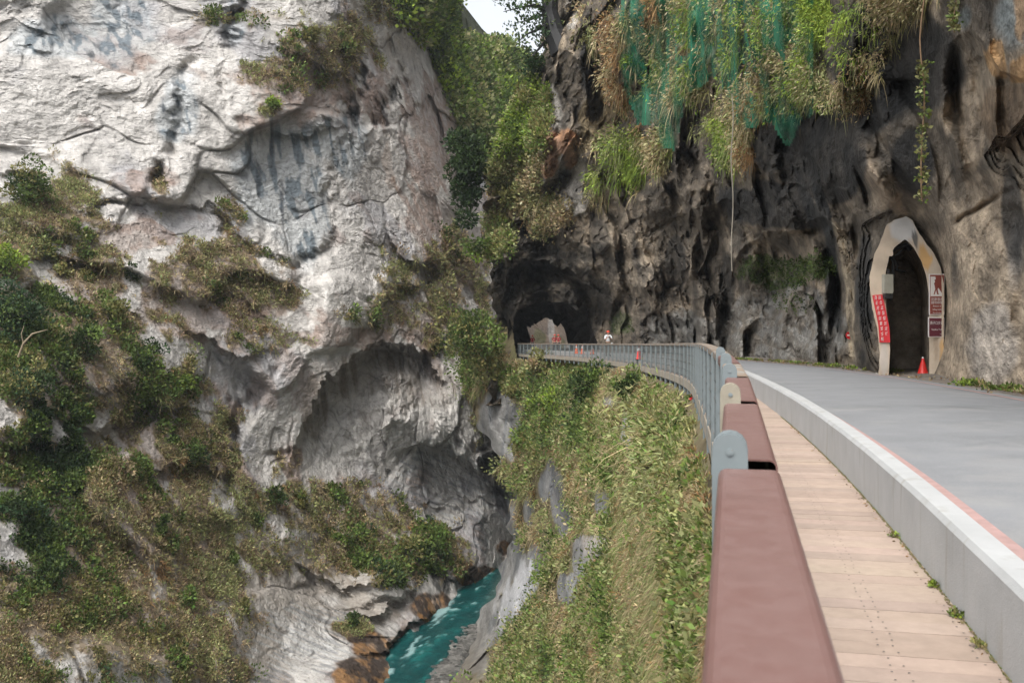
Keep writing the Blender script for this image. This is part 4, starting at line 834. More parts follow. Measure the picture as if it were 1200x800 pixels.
def join(parts):
    V=[];F4=[];F3=[];C=[];b=0
    for v_,f_,c_ in parts:
        for g in (f_ if isinstance(f_,list) else [f_]): (F4 if g.shape[1]==4 else F3).append(g+b)
        V.append(v_); C.append(c_); b+=len(v_)
    return np.vstack(V),[np.vstack(F4)]+([np.vstack(F3)] if F3 else []),np.vstack(C)
def pick(Sd,w,n):
    w=np.nan_to_num(np.clip(w,0,None)); w=w/w.sum(); k=RNG.choice(len(w),n,p=w); return Sd['P'][k],Sd['N'][k],k
def palette(u,names,jit=.12):
    """u in 0..1 picks along the list of colours"""
    T=np.array([PAL[a] for a in names]); u=np.clip(u+RNG.normal(0,jit,len(u)),0,.999); return T[(u*len(T)).astype(int)]*RNG.uniform(.8,1.2,(len(u),1))

# ---- scrub on the marble wall
P,N,k=pick(SL,SL['S']*(.2+sst(fbm((SL['P']/4).astype(np.float32),3,162),-.3,.2)),8300); x=SL['x'][k]; y=SL['y'][k]
gl=np.exp(-(((x-20)/110)**2+((y-430)/170)**2))+.8*np.exp(-(((x-60)/90)**2+((y-640)/110)**2))+.5*np.exp(-(((x-470)/70)**2+((y-650)/40)**2))+.5*np.exp(-(((x-150)/60)**2+((y-440)/40)**2))
u=np.clip(.87-.60*gl+.55*fbm((P/7).astype(np.float32),3,140)+RNG.normal(0,.12,len(P)),0,.999)
C=palette(u,['dark','blue','mid','green','mid','olive','tan','olive','brown','tan','pale'],.05)
Dd=P[:,1]; bush=u<.5
R=np.where(bush,RNG.uniform(.25,.8,len(P))*np.where(RNG.rand(len(P))<.10,1.9,1),RNG.uniform(.25,.7,len(P)))*Dd/90
pa=[clumps(P[bush]+N[bush]*(R[bush]*.35)[:,None],N[bush],R[bush],58,Dd[bush]*.0032,C[bush])]
g=~bush; pa.append(clumps(P[g]+N[g]*(R[g]*.2)[:,None],N[g],R[g],26,Dd[g]*.0030,C[g],ww=.2,up=.5,flat=.6))
P2,N2,k2=pick(SL,SL['S']*(1-.8*np.clip(np.exp(-(((SL['x']-20)/110)**2+((SL['y']-430)/170)**2)),0,1)),9000); u2=fbm((P2/4).astype(np.float32),3,141)*.5+.5
D0=N2*.6+np.array([0,0,.7]); pa.append(blades(P2,D0,P2[:,1]*.008,P2[:,1]*.00032,np.full(len(P2),.7),palette(u2,['tan','olive','brown','tan','pale','rust']),per=9))
v_,f_,c_=join(pa); stuff(mesh_obj('cliff_scrub',v_,f_,M_leaf,col=c_),'brown and green scrub covering the ledges of the pale marble cliff','scrub')
# ---- wood on the hillside
wf=SL['F']*(SL['y']>-40)*(SL['x']<680)
P,N,k=pick(SL,wf*((SL['y']>50)|(SL['x']<520)),2300); u=fbm((P/16).astype(np.float32),3,142)*.5+.5+RNG.normal(0,.1,len(P)); C=palette(u,['green','mid','bright','green','pale','mid','green'],.06)
R=RNG.uniform(1.0,2.9,len(P)); v_,f_,c_=clumps(P+N*(R*.45)[:,None],N,R,95,np.full(len(P),.75),C*1.15,flat=.95)
stuff(mesh_obj('hillside_forest',v_,f_,M_leaf,col=c_),'mixed green forest covering the steep hillside behind the marble cliff','forest')
# ---- growth on our bank
P,N,k=pick(SB,SB['S']*(.25+sst(fbm((SB['P']*np.array([1,.4,1])/2.5).astype(np.float32),3,160),-.35,.25)),8200); x=SB['x'][k]; y=SB['y'][k]; Dd=P[:,1]
gb=.9*np.exp(-(((x-690)/75)**2+((y-500)/60)**2))+.5*np.exp(-(((x-640)/60)**2+((y-440)/40)**2))+.35*np.exp(-(((x-680)/60)**2+((y-740)/60)**2))-.35*np.exp(-(((x-790)/40)**2+((y-470)/30)**2))-.45*np.exp(-(((x-830)/30)**2+((y-590)/40)**2))
u=np.clip(.72-.42*gb+.60*fbm((P*np.array([1,.4,1])/4.0).astype(np.float32),3,143)+RNG.normal(0,.1,len(P)),0,.999)
C=palette(u,['mid','dark','green','mid','green','olive','pale','green','olive','tan','pale','rust','tan'],.05); bush=u<.62
nearf=np.clip(Dd/60,.14,1.2)
R=RNG.uniform(.35,1.1,len(P))*nearf*np.where(bush,1,.6)*np.where(RNG.rand(len(P))<.10,2.2,1)
Lf=(Dd*.0026+.04)*RNG.uniform(.6,1.5,len(P))
lim=np.array([P[:,0]+R*1.2<railx(P[:,1])-.12]).ravel()|(P[:,2]+R<railz(P[:,1])+DECK-.45)
s_=bush&lim; pa=[clumps(P[s_]+N[s_]*(R[s_]*.3)[:,None],N[s_],R[s_],46,Lf[s_],C[s_],ww=.24)]
s_=~bush&lim; pa.append(clumps(P[s_]+N[s_]*(R[s_]*.2)[:,None],N[s_],R[s_],24,Lf[s_],C[s_],ww=.14,up=.3,flat=.6))
P2,N2,k2=pick(SB,SB['S']*(.35+1.0*sst(SB['x'],640,760)),11000); x2=SB['x'][k2]; y2=SB['y'][k2]; lim=(P2[:,0]+P2[:,1]*.012<railx(P2[:,1])-.10)|(P2[:,2]<railz(P2[:,1])+DECK-.7); P2,N2,x2,y2=P2[lim],N2[lim],x2[lim],y2[lim]
u2=np.clip(fbm((P2*np.array([1,.4,1])/1.6).astype(np.float32),3,144)*.5+.5,0,1); D0=N2*.9+np.array([0,0,.45])
pa.append(blades(P2,D0,P2[:,1]*.011+.10,P2[:,1]*.00032+.0018,np.full(len(P2),.9),palette(u2,['tan','pale','tan','green','pale','tan','rust','tan']),per=12))
v_,f_,c_=join(pa); stuff(mesh_obj('bank_undergrowth',v_,f_,M_leaf,col=c_),'dense grass, ferns and low bushes covering the steep bank below the railing','undergrowth')
# ---- hanging growth on the overhanging wall
def wm(Sd,lst,k=.45,lo=.3,hi=.6): return wmap(Sd['x'],Sd['y'],lst,Sd['n'],k,lo,hi)
vis=(SR['bk']==0)&(SR['y']>-40)
wA=wm(SR,[(602,150,28,70,1),(618,110,24,44,1),(584,275,12,24,.6),(600,215,18,22,.6),(640,250,20,20,.35),(620,235,20,12,.6)])*vis
P,N,k=pick(SR,wA,1500); u=np.clip(.5+.5*SR['n'][k]+.25*np.sin(SR['y'][k]/30),0,.999); C=palette(u,['green','bright','bright','pale','green','olive','pale','tan'],.08)*1.1; R=RNG.uniform(.5,1.5,len(P))
pa=[clumps(P+N*(R*.3)[:,None],N,R,55,np.full(len(P),.34),C)]
wH=wm(SR,[(860,60,150,80,1),(980,40,70,60,1),(1030,10,40,30,.9),(840,130,50,34,.8),(758,80,26,60,.8),(735,185,40,34,1),(702,215,9,20,.5),(862,170,20,24,.8),(772,165,20,30,.6),(1060,-10,60,24,.8),(900,110,60,40,.7),(692,40,9,40,.5),(640,240,16,12,.5)],.3)*vis
wH=wH*(.04+sst(fbm((SR['P']*np.array([1,.4,1])/2.2).astype(np.float32),3,161),-.05,.3)); inn=(SR['x']>740)&(SR['x']<945)&(SR['y']<150); wH=wH*np.where(inn,.28,1.0); P,N,k=pick(SR,wH,2200); x=SR['x'][k]; y=SR['y'][k]; sc2=P[:,1]/35; u=np.clip(.55+.55*SR['n'][k]-.45*np.exp(-(((x-980)/50)**2+((y-20)/60)**2))-.4*np.exp(-(((x-735)/35)**2+((y-185)/30)**2)),0,.999)
C=palette(u,['bright','green','pale','bright','pale','tan','olive','tan','tan','rust'],.08)*1.12
toc=nrm(-P*np.array([1,1,.2])); D0=N*.5+toc*.5+np.array([0,0,.0])
pa.append(blades(P,D0,RNG.uniform(.3,.75,len(P))*sc2,.016*sc2,RNG.uniform(.4,1.1,len(P)),C,per=12,spread=.75))
s_=RNG.rand(len(P))<.7; pa.append(clumps(P[s_]+N[s_]*.35,N[s_],RNG.uniform(.3,.8,s_.sum())*sc2[s_],34,.15*sc2[s_],C[s_],ww=.16,up=-.5))
v_,f_,c_=join(pa); stuff(mesh_obj('hanging_grass',v_,f_,M_leaf,col=c_),'tan and green grass hanging from the overhanging cliff and through the netting','hanging grass')
# moss and small ferns on the dark wall
wM=wm(SR,[(905,318,40,16,1),(960,312,26,10,.8),(730,380,16,16,.6),(930,350,20,16,.3)],.5)*vis
P,N,k=pick(SR,wM,500); v_,f_,c_=clumps(P+N*.03,N,RNG.uniform(.08,.28,len(P)),20,np.full(len(P),.09),palette(RNG.rand(len(P)),['dark','mid','mid']),flat=.4); stuff(mesh_obj('wall_moss',v_,f_,M_leaf,col=c_),'patch of small dark green ferns and moss on the shaded rock wall','moss')
# verge weeds on the far side of the road
pa=[]
ss=RNG.uniform(s_of_y(10),s_of_y(60),700); ss=np.where(RNG.rand(700)<.6,RNG.uniform(s_of_y(12),s_of_y(25),700),ss); oo=RNG.normal(5.75,.16,700); P=at_s(ss,oo,ROAD+.03); keep_=fbm((P/1.2).astype(np.float32),2,145)>-.05; keep_&=~((P[:,1]>25)&(P[:,1]<29)&(P[:,0]>10.2)); P=P[keep_]
N=np.tile([0,0,1.],(len(P),1)); u=RNG.rand(len(P)); pa=[clumps(P,N,RNG.uniform(.06,.20,len(P)),44,np.full(len(P),.07),palette(u,['bright','green','green','olive','mid','tan']),flat=.6),blades(P,N,RNG.uniform(.12,.28,len(P)),np.full(len(P),.006),np.full(len(P),.8),palette(u,['green','bright','olive','tan']),per=8)]
ss=RNG.uniform(s_of_y(3),s_of_y(70),900); P=at_s(ss,5.55+RNG.normal(0,.22,900),ROAD+.03); s3=RNG.uniform(s_of_y(2.5),s_of_y(14),150); P=np.vstack([P,at_s(s3,k0-.01-abs(RNG.normal(0,.035,150)),DECK+.006)]); LP=P; 
v_,f_,c_=join(pa); stuff(mesh_obj('verge_weeds',v_,f_,M_leaf,col=c_),'low green weeds growing between the road and the foot of the cliff','weeds')
k=len(LP); A=RNG.normal(0,1,(k,3))*np.array([1,1,.25]); v_,f_,c_=leaves(LP,A,np.where(np.arange(k)<900,RNG.uniform(.04,.11,k),RNG.uniform(.012,.035,k)),np.where(np.arange(k)<900,.022,.006),palette(RNG.rand(k),['tan','rust','brown','brown'])); stuff(mesh_obj('leaf_litter',v_,f_,M_leaf,col=c_),'dry brown leaves scattered along the far road edge and the kerb foot','leaf litter')
# weeds in the joint at the foot of the kerb: separate little tufts
lbl=[(3.62,'nearest tiny weed tuft at the foot of the kerb wall, at the bottom corner'),(3.95,'second nearest weed tuft at the foot of the kerb wall, thin and yellowish'),(4.75,'third weed tuft from the viewer along the kerb foot, low and leafy'),(5.2,'bright green leafy weed, largest tuft along the kerb foot'),(5.75,'small dry weed just beyond the largest tuft along the kerb foot'),(7.0,'far sparse weed tuft along the kerb foot, halfway up the walkway')]
for yy,lb3 in lbl:
    s=s_of_y(yy); b0=at_s(s,k0-.02,DECK+.002); e=empty('weed_tuft',b0); tag(e,lb3,'weed','weeds along the kerb foot'); n=5 if 'largest' in lb3 or 'nearest tiny' in lb3 else 3
    P=np.zeros((n,3))+RNG.normal(0,.018,(n,3))*np.array([.4,1,0]); v_,f_,c_=join([clumps(P+[-.01,0,.012],np.tile([0,0,1.],(n,1)),np.full(n,.022),16,np.full(n,.022),palette(RNG.rand(n),['bright','green','olive']),flat=.8),blades(P,np.tile([-.3,0,1.],(n,1)),np.full(n,.05),np.full(n,.0018),np.full(n,.8),palette(RNG.rand(n),['green','olive','tan']),per=6)]); mesh_obj('leaf_tuft',v_,f_,M_leaf,e,col=c_)

# ------------------------------------------------------------------ single trees and shrubs
def plant(kind,Sd,px,py,R,cols,label,lift=.45,per=None,leafk=.0034,group=None,shape=(1,1,1),sub=None,droop=0,stem=True,ww=.3,pts=None,cat=None,sh=(0,0),fw=0):
    """R in photo pixels; crown of sub-clumps round limbs, stem rooted in the rock"""
    p0,n0=surf(Sd,px,py); D_=p0[1]; r=R/F*D_; n0=n0.copy(); n0[2]=max(n0[2],.1); n0=nrm(n0)
    base=Vector(p0)-Vector(n0)*.15; e=empty(kind,base); tag(e,label,cat or ('tree' if 'tree' in kind else 'shrub'),group)
    ctr=np.array(n0)*r*lift+np.array([0,0,r*.35]); ctr=ctr+np.array([sh[0]/F*D_,-fw,-sh[1]/F*D_]); m_=sub or max(9,int(R*.8)); d_=nrm(RNG.normal(0,1,(m_,3))); cp=ctr+d_*r*RNG.uniform(.25,.85,(m_,1))*np.array(shape)
    cp[:,2]-=droop*r*RNG.rand(m_)
    rs_=r*RNG.uniform(.22,.42,m_); per=per or int(np.clip(45*(R/18),40,170)); C=palette(RNG.rand(m_),cols,.1)
    v_,f_,c_=clumps(cp,nrm(cp-ctr*.3),rs_,per,np.full(m_,D_*leafk),C,flat=.85,ww=ww); mesh_obj('crown',v_,f_,M_leaf,e,col=c_)
    if stem:
        bm=bmesh.new(); c0=Vector(ctr); tube(bm,[(0,0,-.1),tuple(c0*.35+Vector((0,0,-.06*r))),tuple(c0*.9)],[r*.06+.02,r*.045+.01,r*.02+.005],7)
        for j in range(min(m_,9)): q1=Vector(cp[j]); tube(bm,[tuple(c0*.5),tuple(c0*.5+(q1-c0*.5)*.5+Vector((0,0,.08*r))),tuple(q1)],[r*.028,r*.018,r*.006],5)
        bm_obj('stem' if kind!='tree' else 'trunk',bm,M_bark,e)
    return e
LT=[('tree',28,240,34,['dark','mid','olive','mid'],'dark olive green tree on the pale cliff at the top of the left edge thicket'),('shrub',62,300,26,['olive','mid','pale'],'airy grey green shrub just below the dark olive tree at the left edge'),
('tree',6,318,24,['bright','green'],'bright yellow green tree crown at the left edge between two darker trees'),('tree',14,392,40,['blue','dark','blue','mid'],'large blue green tree below the bright crown at the left edge'),('tree',20,470,36,['dark','blue','mid','olive'],'dark tree above the black rock ledge at the left edge'),
('shrub',160,428,27,['dark','mid','blue','green'],'broad dark green bush beside the small bright bush, mid height on the left cliff'),('shrub',209,453,16,['bright','green'],'small bright green bush just right of the broad dark bush'),('shrub',152,326,13,['dark','dark','mid'],'small near black bush on the grey rock above the broad dark bush'),
('shrub',74,326,11,['pale','olive'],'small yellowish bush on grey rock right of the bright tree crown'),('shrub',126,376,22,['green','pale','olive'],'spreading yellow green shrub above the broad dark bush'),('shrub',100,415,26,['mid','dark','green'],'dense mid green shrub below the spreading yellow green shrub'),('shrub',316,126,10,['green','bright'],'tiny bright green bush alone high on the white rock face'),
('shrub',362,48,13,['mid','olive'],'low green bush on the upper ledge, left of its neighbour'),('shrub',398,62,16,['olive','mid','green'],'wider olive bush on the upper ledge near the dark notch'),('shrub',318,590,19,['dark','brown','mid'],'dusky dark shrub at the top of the grassy ledge above the river'),('shrub',300,614,12,['green','mid'],'green bush just below the dusky shrub above the river'),
('shrub',80,574,18,['green','mid'],'round green bush alone on the brown slope below the black rock ledge'),('shrub',186,624,16,['dark','mid'],'dark bush in the middle of the dry brown slope'),('shrub',268,656,12,['mid','green'],'narrow green bush along the right border of the dry brown slope'),('shrub',60,690,24,['blue','dark','mid'],'large blue green shrub low on the left slope'),
('shrub',20,610,26,['dark','mid','blue'],'dark shrub at the left edge below the round green bush'),('shrub',214,705,15,['green','mid'],'green bush near the foot of the dry slope'),('shrub',506,640,22,['green','mid','green'],'leafy green shrub at the tip of the ledge above the river bend'),('shrub',470,655,22,['mid','green','olive'],'green shrub left of the leafy one on the ledge tip'),
('shrub',412,733,12,['dark','mid'],'small dark bush in the hollow above the orange rocks'),('shrub',285,715,12,['mid','olive'],'small bush on grey rock at the bottom of the left slope'),('shrub',395,590,14,['green','mid'],'low green bush right of the dusky shrub on the grassy ledge'),('shrub',350,592,12,['green','olive'],'low bush between the dusky shrub and its green neighbour'),('shrub',225,540,20,['dark','olive','mid'],'dark olive bush beside the deep crack in mid cliff')]
for a in LT: plant(a[0],SL,*a[1:5],a[5],group='trees and shrubs on the marble cliff')
BT=[('shrub',SB,574,424,46,['mid','olive','green','mid'],'large bushy shrub left of the railing end, in front of the tunnel pillar'),('shrub',SB,640,432,20,['pale','olive','tan'],'pale twiggy shrub reaching the railing in front of the tunnel arch'),('shrub',SB,700,462,34,['mid','dark','green'],'broad dark green shrub below the middle of the curving railing'),
('shrub',SB,745,462,26,['mid','dark','green'],'dark shrub over the rock hollow just right of the broad one'),('shrub',SB,650,490,26,['green','bright','mid'],'bright green shrub on the bank left of the broad dark shrub'),('shrub',SB,612,462,20,['olive','mid'],'olive shrub on the bank edge under the far end of the railing'),
('shrub',SB,664,782,10,['bright','bright','green'],'small vivid green bush low on the near bank'),('shrub',SB,622,520,20,['green','mid','olive'],'green shrub above the dark rock slab on the bank edge'),('shrub',SB,720,560,22,['green','mid'],'mid green bush in the centre of the near bank'),('shrub',SB,650,680,22,['green','pale'],'light green bush beside the white rock rib by the river')]
for a in BT: plant(a[0],a[1],a[2],a[3],a[4],a[5],a[6],group='shrubs on the near bank',fw=5 if a[4]==46 else .5)
# evergreen and others on the cliff nose
plant('tree',SR,579,215,38,['dark','blue','dark'],'dark glossy evergreen tree leaning out from the left side of the cliff nose',lift=.35,shape=(.62,.8,1.6),droop=.6,per=170,leafk=.0040,sh=(-21,-2),fw=4)
plant('tree',SR,578,292,18,['green','bright','mid'],'bright green drooping branch just below the dark evergreen on the cliff nose',lift=.5,droop=.8,sh=(-14,0),fw=3)
plant('shrub',SR,604,115,32,['bright','pale','green','olive'],'tall yellow green bamboo clump on top of the cliff nose',lift=.3,shape=(.9,.8,1.5),leafk=.004,ww=.2)
plant('tree',SR,634,84,22,['dark','blue','mid'],'dark tree below the sky gap at the top of the cliff nose',lift=.3,shape=(1,.9,.9))
plant('shrub',SR,752,82,20,['bright','green'],'vivid green feathery shrub growing out through the left of the green netting',lift=.8,shape=(1.2,1,.7),ww=.18)
plant('shrub',SR,738,186,22,['green','bright','pale'],'light green grassy clump hanging below the left end of the netting',lift=.5,droop=.8,ww=.16,stem=False)
# branching tree against the sky, rooted on the cliff edge
tb,tn=surf(SR,655,44); tb=Vector(tb)+Vector((.6,-1.0,0)); e=empty('tree',tb); tag(e,'black trunked tree with thin branches against the white sky gap','tree','trees and shrubs on the cliff nose')
D_=tb.y; u_=D_/F
def T(px,py,dy=0): return Vector(((px-600)*(D_+dy)/F,D_+dy,(HY-py)*(D_+dy)/F))-tb
bm=bmesh.new(); tube(bm,[T(660,60),T(650,38),T(644,14),T(646,-16),T(652,-60)],[1.3,.95,.8,.75,.6],9)
tips=[]
for br in ([(645,14,0),(628,6,-1),(610,9,-2),(590,14,-2.5)],[(646,-4,0),(625,-12,1),(600,-6,2),(578,2,1)],[(648,26,0),(632,34,-1),(618,40,-2),(606,50,-2)],[(646,2,0),(636,18,1),(620,24,2),(604,27,3)],[(650,40,0),(636,52,1),(624,66,1)]):
    pts=[T(*a) for a in br]; tube(bm,pts,[.26,.15,.08,.03][:len(pts)],5)
    for j in range(1,len(pts)):
        for q2 in range(4): t=RNG.rand(); c_=pts[j-1].lerp(pts[j],t)+Vector(RNG.normal(0,.55,3)); tips.append(c_)
bm_obj('trunk',bm,M_blk,e)
tips=np.array(tips); n=len(tips); v_,f_,c_=clumps(tips,np.tile([0,0,1.],(n,1)),np.full(n,1.0),24,np.full(n,.36),palette(RNG.rand(n),['dark','mid','blue']),hollow=.1); mesh_obj('crown',v_,f_,M_leaf,e,col=c_)
# pale dead branch among the left scrub
q_,nq=surf(SL,44,416); bm=bmesh.new(); b0=Vector(q_)+Vector((0,-3,0)); s3=b0.y/F
tube(bm,[(0,0,0),(.5,-.3,1.0),(1.2,-.4,1.7),(2.2,-.2,2.0)],[.09,.075,.055,.02],7); tube(bm,[(.5,-.3,1.0),(.45,-.5,1.7),(.6,-.4,2.3)],[.05,.03,.012],6)
db=bm_obj('dead_branch',bm,mat('dry_bark',(.30,.24,.16),rough=.9,noise=.3,nscale=3)); db.location=b0; tag(db,'bare pale tan branch curving up among the thicket at the left edge','branch')
# red flowering shrubs at the foot of the railing
M_flow=mat('red_petals',(.62,.02,.03),rough=.6,trans=.3)
for px,py,R_,lb4 in ((790,441,7,'red flowering shrub at the foot of the railing, farther of two'),(812,468,8,'red flowering shrub at the foot of the railing, nearer of two')):
    e=plant('flowering_shrub',SB,px,py,R_,['green','mid','tan'],lb4,group='red flowering shrubs by the railing'); p0=e.location; r=R_/F*p0.y; n=16
    P=np.array([0,-r*.9,r*.7])+RNG.normal(0,r*.5,(n,3)); v_,f_,c_=clumps(P,nrm(P),np.full(n,.03),6,np.full(n,.06),np.tile([.6,.02,.03],(n,1)),ww=.5); mesh_obj('blossom_cluster',v_,f_,M_flow,e,col=c_)
# bamboo-like long pale leaves close to the railing
wL=np.exp(-(((SB['x']-795)/42)**2+((SB['y']-530)/60)**2))*SB['S']*(SB['x']<838); P,N,k=pick(SB,wL,300); lim=P[:,0]+.35<railx(P[:,1])-.1; P,N=P[lim],N[lim]; sc2=P[:,1]/20
v_,f_,c_=clumps(P+N*(.25*sc2)[:,None],N,RNG.uniform(.25,.5,len(P))*sc2,24,.17*sc2,palette(RNG.rand(len(P)),['pale','pale','green','olive']),ww=.11,up=-.3); stuff(mesh_obj('bamboo_leaves',v_,f_,M_leaf,col=c_),'long pale grey green bamboo leaves on the bank beside the railing','bamboo leaves')
# tall dry reeds over the rock hollow
for i,(px,py,lb5) in enumerate(((762,500,'tan dry reed plume arching left over the rock hollow, upper one'),(752,520,'tan dry reed plume arching left over the rock hollow, lower one'))):
    p0,n0=surf(SB,px+18,py+6); e=empty('dry_reed',p0); tag(e,lb5,'reed','dry reeds on the bank'); D0=np.tile([-.8,-.5,.55],(3,1)); v_,f_,c_=blades(np.zeros((3,3)),D0,np.full(3,1.9),np.full(3,.013),np.full(3,.5),np.tile(PAL['tan'],(3,1))*1.2,per=7,spread=.25); mesh_obj('stalks',v_,f_,M_leaf,e,col=c_)

# ------------------------------------------------------------------ green safety net, vine and cables
def net():
    gx=np.arange(722,956,3.); gy=np.arange(-60,178,3.); XX,YY=np.meshgrid(gx,gy); xr=SR['x']; yr=SR['y']; vd=(SR['bk']==0)&(yr>-66)&(yr<200)&(xr>700)&(xr<975)
    X_=xr[vd];Y_=yr[vd];DD=SR['P'][vd][:,1]; H=np.full((120,80),np.inf); ii=((Y_+70)/3).astype(int); jj=((X_-700)/3.6).astype(int); np.minimum.at(H,(np.clip(ii,0,119),np.clip(jj,0,79)),DD)
    for _ in range(3):
        Hn=H.copy()
        for a in (-1,0,1):
            for b_ in (-1,0,1): Hn=np.minimum(Hn,np.roll(np.roll(H,a,0),b_,1))
        H=Hn if _<1 else H
    H[~np.isfinite(H)]=np.nanmedian(H[np.isfinite(H)])
    for _ in range(14): H=(H+np.roll(H,1,0)+np.roll(H,-1,0)+np.roll(H,1,1)+np.roll(H,-1,1))/5
    Dn=H[np.clip(((YY+70)/3).astype(int),3,100),np.clip(((XX-700)/3.6).astype(int),3,72)]-.75
    Dn=Dn-.45*np.abs(np.sin(XX/9+.4*np.sin(YY/25)))*1.0+.12*vnoise(np.stack([XX.ravel()/14,YY.ravel()/20,0*XX.ravel()],1)).reshape(XX.shape)
    PN=ray(XX,YY,Dn); bot=np.interp(gx,[722,745,765,775,790,800,830,850,868,890,905,925,940,956],[70,150,140,178,172,120,90,110,160,140,150,172,140,128]); top=np.interp(gx,[722,740,956],[30,-60,-60])
    cxx=(XX[:-1,:-1]+1.5); cyy=YY[:-1,:-1]+1.5; keep=(cyy<bot[None,:-1]+4*np.sin(cxx/5))&(cyy>top[None,:-1])
    tears=fbm(np.stack([cxx.ravel()/22,cyy.ravel()/40,0*cxx.ravel()],1).astype(np.float32),3,150).reshape(cxx.shape); keep&=tears<.62
    M=bpy.data.materials.new('green_netting'); M.use_nodes=True; nt=M.node_tree; N_=nt.nodes; L_=nt.links; b=N_['Principled BSDF']; b.inputs['Base Color'].default_value=(.012,.20,.10,1); b.inputs['Roughness'].default_value=.6
    tr=N_.new('ShaderNodeBsdfTransparent'); mx=N_.new('ShaderNodeMixShader'); tc=N_.new('ShaderNodeTexCoord'); n_=N_.new('ShaderNodeTexNoise'); n_.inputs['Scale'].default_value=.7; n_.inputs['Detail'].default_value=6; mp_=N_.new('ShaderNodeMapping'); mp_.inputs['Scale'].default_value=(1.6,1.0,.16); L_.new(tc.outputs['Object'],mp_.inputs[0]); L_.new(mp_.outputs[0],n_.inputs['Vector'])
    mr=N_.new('ShaderNodeMapRange'); mr.inputs['From Min'].default_value=.35; mr.inputs['From Max'].default_value=.65; mr.inputs['To Min'].default_value=.12; mr.inputs['To Max'].default_value=.85; L_.new(n_.outputs['Fac'],mr.inputs[0]); L_.new(mr.outputs[0],mx.inputs[0]); L_.new(tr.outputs[0],mx.inputs[1])
    L_.new(b.outputs[0],mx.inputs[2]); L_.new(mx.outputs[0],N_['Material Output'].inputs['Surface'])
    o=mesh_obj('safety_net',PN.reshape(-1,3),quads(*XX.shape,keep=keep),M,smooth=True); tag(o,'torn green safety netting draped over the overhanging cliff','netting')
net()
def hang(name,px,py0,py1,d,r,m,label,cat,leafy=None):
    top=cpt(px,py0,d); bot=cpt(px,py1,d); e=empty(name,top); tag(e,label,cat,None); L=(top-bot).z; pts=[(.04*sin(i*.9),.03*cos(i*1.3),-L*i/14) for i in range(15)]
    bm=bmesh.new(); tube(bm,pts,r,6); bm_obj('stem',bm,m,e)
    if leafy: 
        n=int(leafy); z_=-L*RNG.uniform(.45,1,n); P=np.stack([.03*RNG.normal(0,1,n),.03*RNG.normal(0,1,n),z_],1); v_,f_,c_=clumps(P,np.tile([0,0,-1.],(n,1)),np.full(n,.07),7,np.full(n,.085),palette(RNG.rand(n),['green','pale','olive']),ww=.35); mesh_obj('leaves',v_,f_,M_leaf,e,col=c_)
M_vine=mat('vine_stem',(.22,.14,.08),rough=.9)
hang('hanging_vine',1081,-60,236,19.5,.014,M_vine,'long thin leafy vine hanging above the arched portal','vine',70)
hang('hanging_vine',1119,-60,38,18,.012,M_vine,'short leafy vine hanging at the top right of the cliff','vine',26)
hang('hanging_cable',858,110,318,40,.02,mat('pale_cable',(.28,.25,.2),rough=.7),'thin pale cable dangling in front of the dark recess','cable')
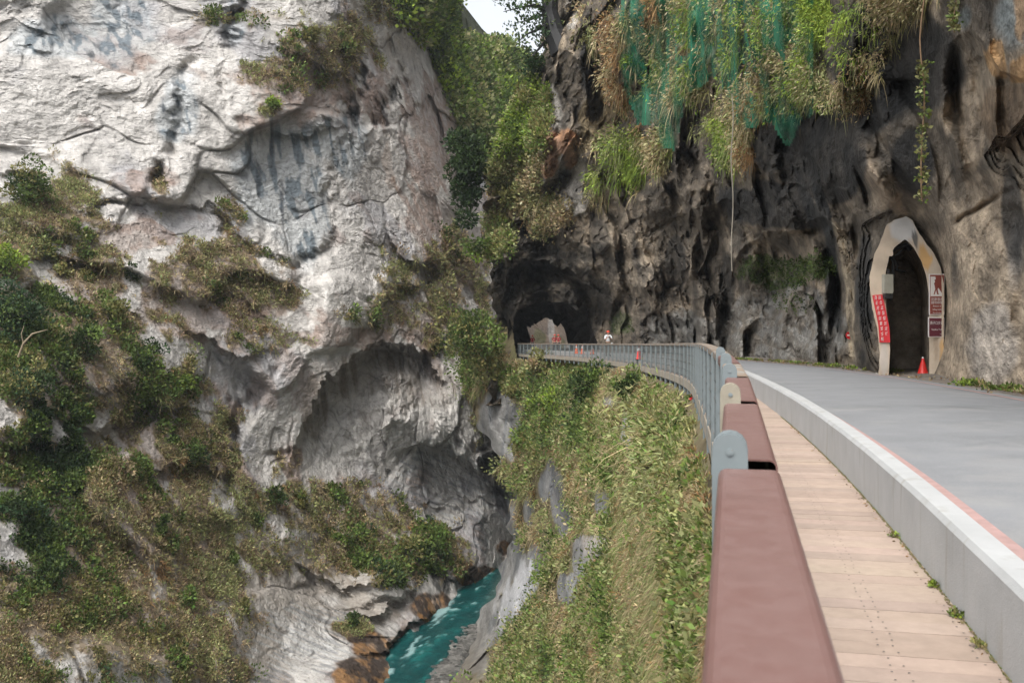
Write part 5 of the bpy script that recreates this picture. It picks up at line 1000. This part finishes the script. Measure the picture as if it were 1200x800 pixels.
# ------------------------------------------------------------------ far mountain and the air
gx=np.linspace(-520,420,90); gy=np.linspace(560,1000,40); GX,GY=np.meshgrid(gx,gy); q=np.stack([GX.ravel(),GY.ravel(),0*GX.ravel()],1).astype(np.float32)
hz=-60+430*np.exp(-((GX.ravel()+190)/230)**2)*sst(GY.ravel(),560,760)+50*fbm(q/110,5,170)
far=setting(mesh_obj('far_mountain',np.stack([GX.ravel(),GY.ravel(),hz],1),quads(*GX.shape),mat('far_forest',(.05,.08,.04),rough=.95,noise=.5,nscale=.03),smooth=True))
bm=bmesh.new(); box(bm,(-40,500,165),(1300,1060,450)); hb=bm_obj('haze',bm,None); hb['kind']='stuff'; hb['label']='thin pale air haze filling the whole gorge'; hb['category']='haze'
HM=bpy.data.materials.new('air_haze'); HM.use_nodes=True; nt=HM.node_tree; nt.nodes.remove(nt.nodes['Principled BSDF']); pv=nt.nodes.new('ShaderNodeVolumePrincipled'); pv.inputs['Density'].default_value=.0002; pv.inputs['Color'].default_value=(.86,.93,1,1); pv.inputs['Anisotropy'].default_value=.2
nt.links.new(pv.outputs[0],nt.nodes['Material Output'].inputs['Volume']); hb.data.materials.append(HM)
# ------------------------------------------------------------------ camera, sky, sun
cam=bpy.data.cameras.new('camera'); co=bpy.data.objects.new('camera',cam); COL.objects.link(co); sc.camera=co
co.rotation_euler=(radians(90),0,0); cam.lens=F/1200*36; cam.sensor_width=36; cam.shift_y=(HY-400)/1200; cam.clip_start=.05; cam.clip_end=6000
cam.dof.use_dof=True; cam.dof.focus_distance=45; cam.dof.aperture_fstop=8
w=bpy.data.worlds.new('World'); sc.world=w; w.use_nodes=True; nt=w.node_tree; bg=nt.nodes['Background']
sky=nt.nodes.new('ShaderNodeTexSky'); sky.sky_type='NISHITA'; sky.sun_disc=False; EL,AZ=58,205
sky.sun_elevation=radians(EL); sky.sun_rotation=radians(AZ); sky.air_density=1; sky.dust_density=4; sky.ozone_density=1
hs=nt.nodes.new('ShaderNodeHueSaturation'); hs.inputs['Saturation'].default_value=.22; nt.links.new(sky.outputs[0],hs.inputs['Color']); nt.links.new(hs.outputs[0],bg.inputs['Color']); bg.inputs['Strength'].default_value=.15
sl=bpy.data.lights.new('sun','SUN'); sl.energy=.9; sl.angle=radians(35); sl.color=(1,.95,.87); so=bpy.data.objects.new('sun',sl); COL.objects.link(so)
d=Vector((sin(radians(AZ))*cos(radians(EL)),cos(radians(AZ))*cos(radians(EL)),sin(radians(EL)))); so.rotation_euler=d.to_track_quat('Z','Y').to_euler()
vs=sc.view_settings; sc.display_settings.display_device='sRGB'; vs.view_transform='Standard'; vs.look='None'; vs.gamma=1; vs.use_curve_mapping=False; vs.exposure=1.12
cy=sc.cycles; cy.max_bounces=6; cy.diffuse_bounces=3; cy.glossy_bounces=2; cy.transmission_bounces=3; cy.transparent_max_bounces=8; cy.use_denoising=True; cy.caustics_reflective=False; cy.caustics_refractive=False
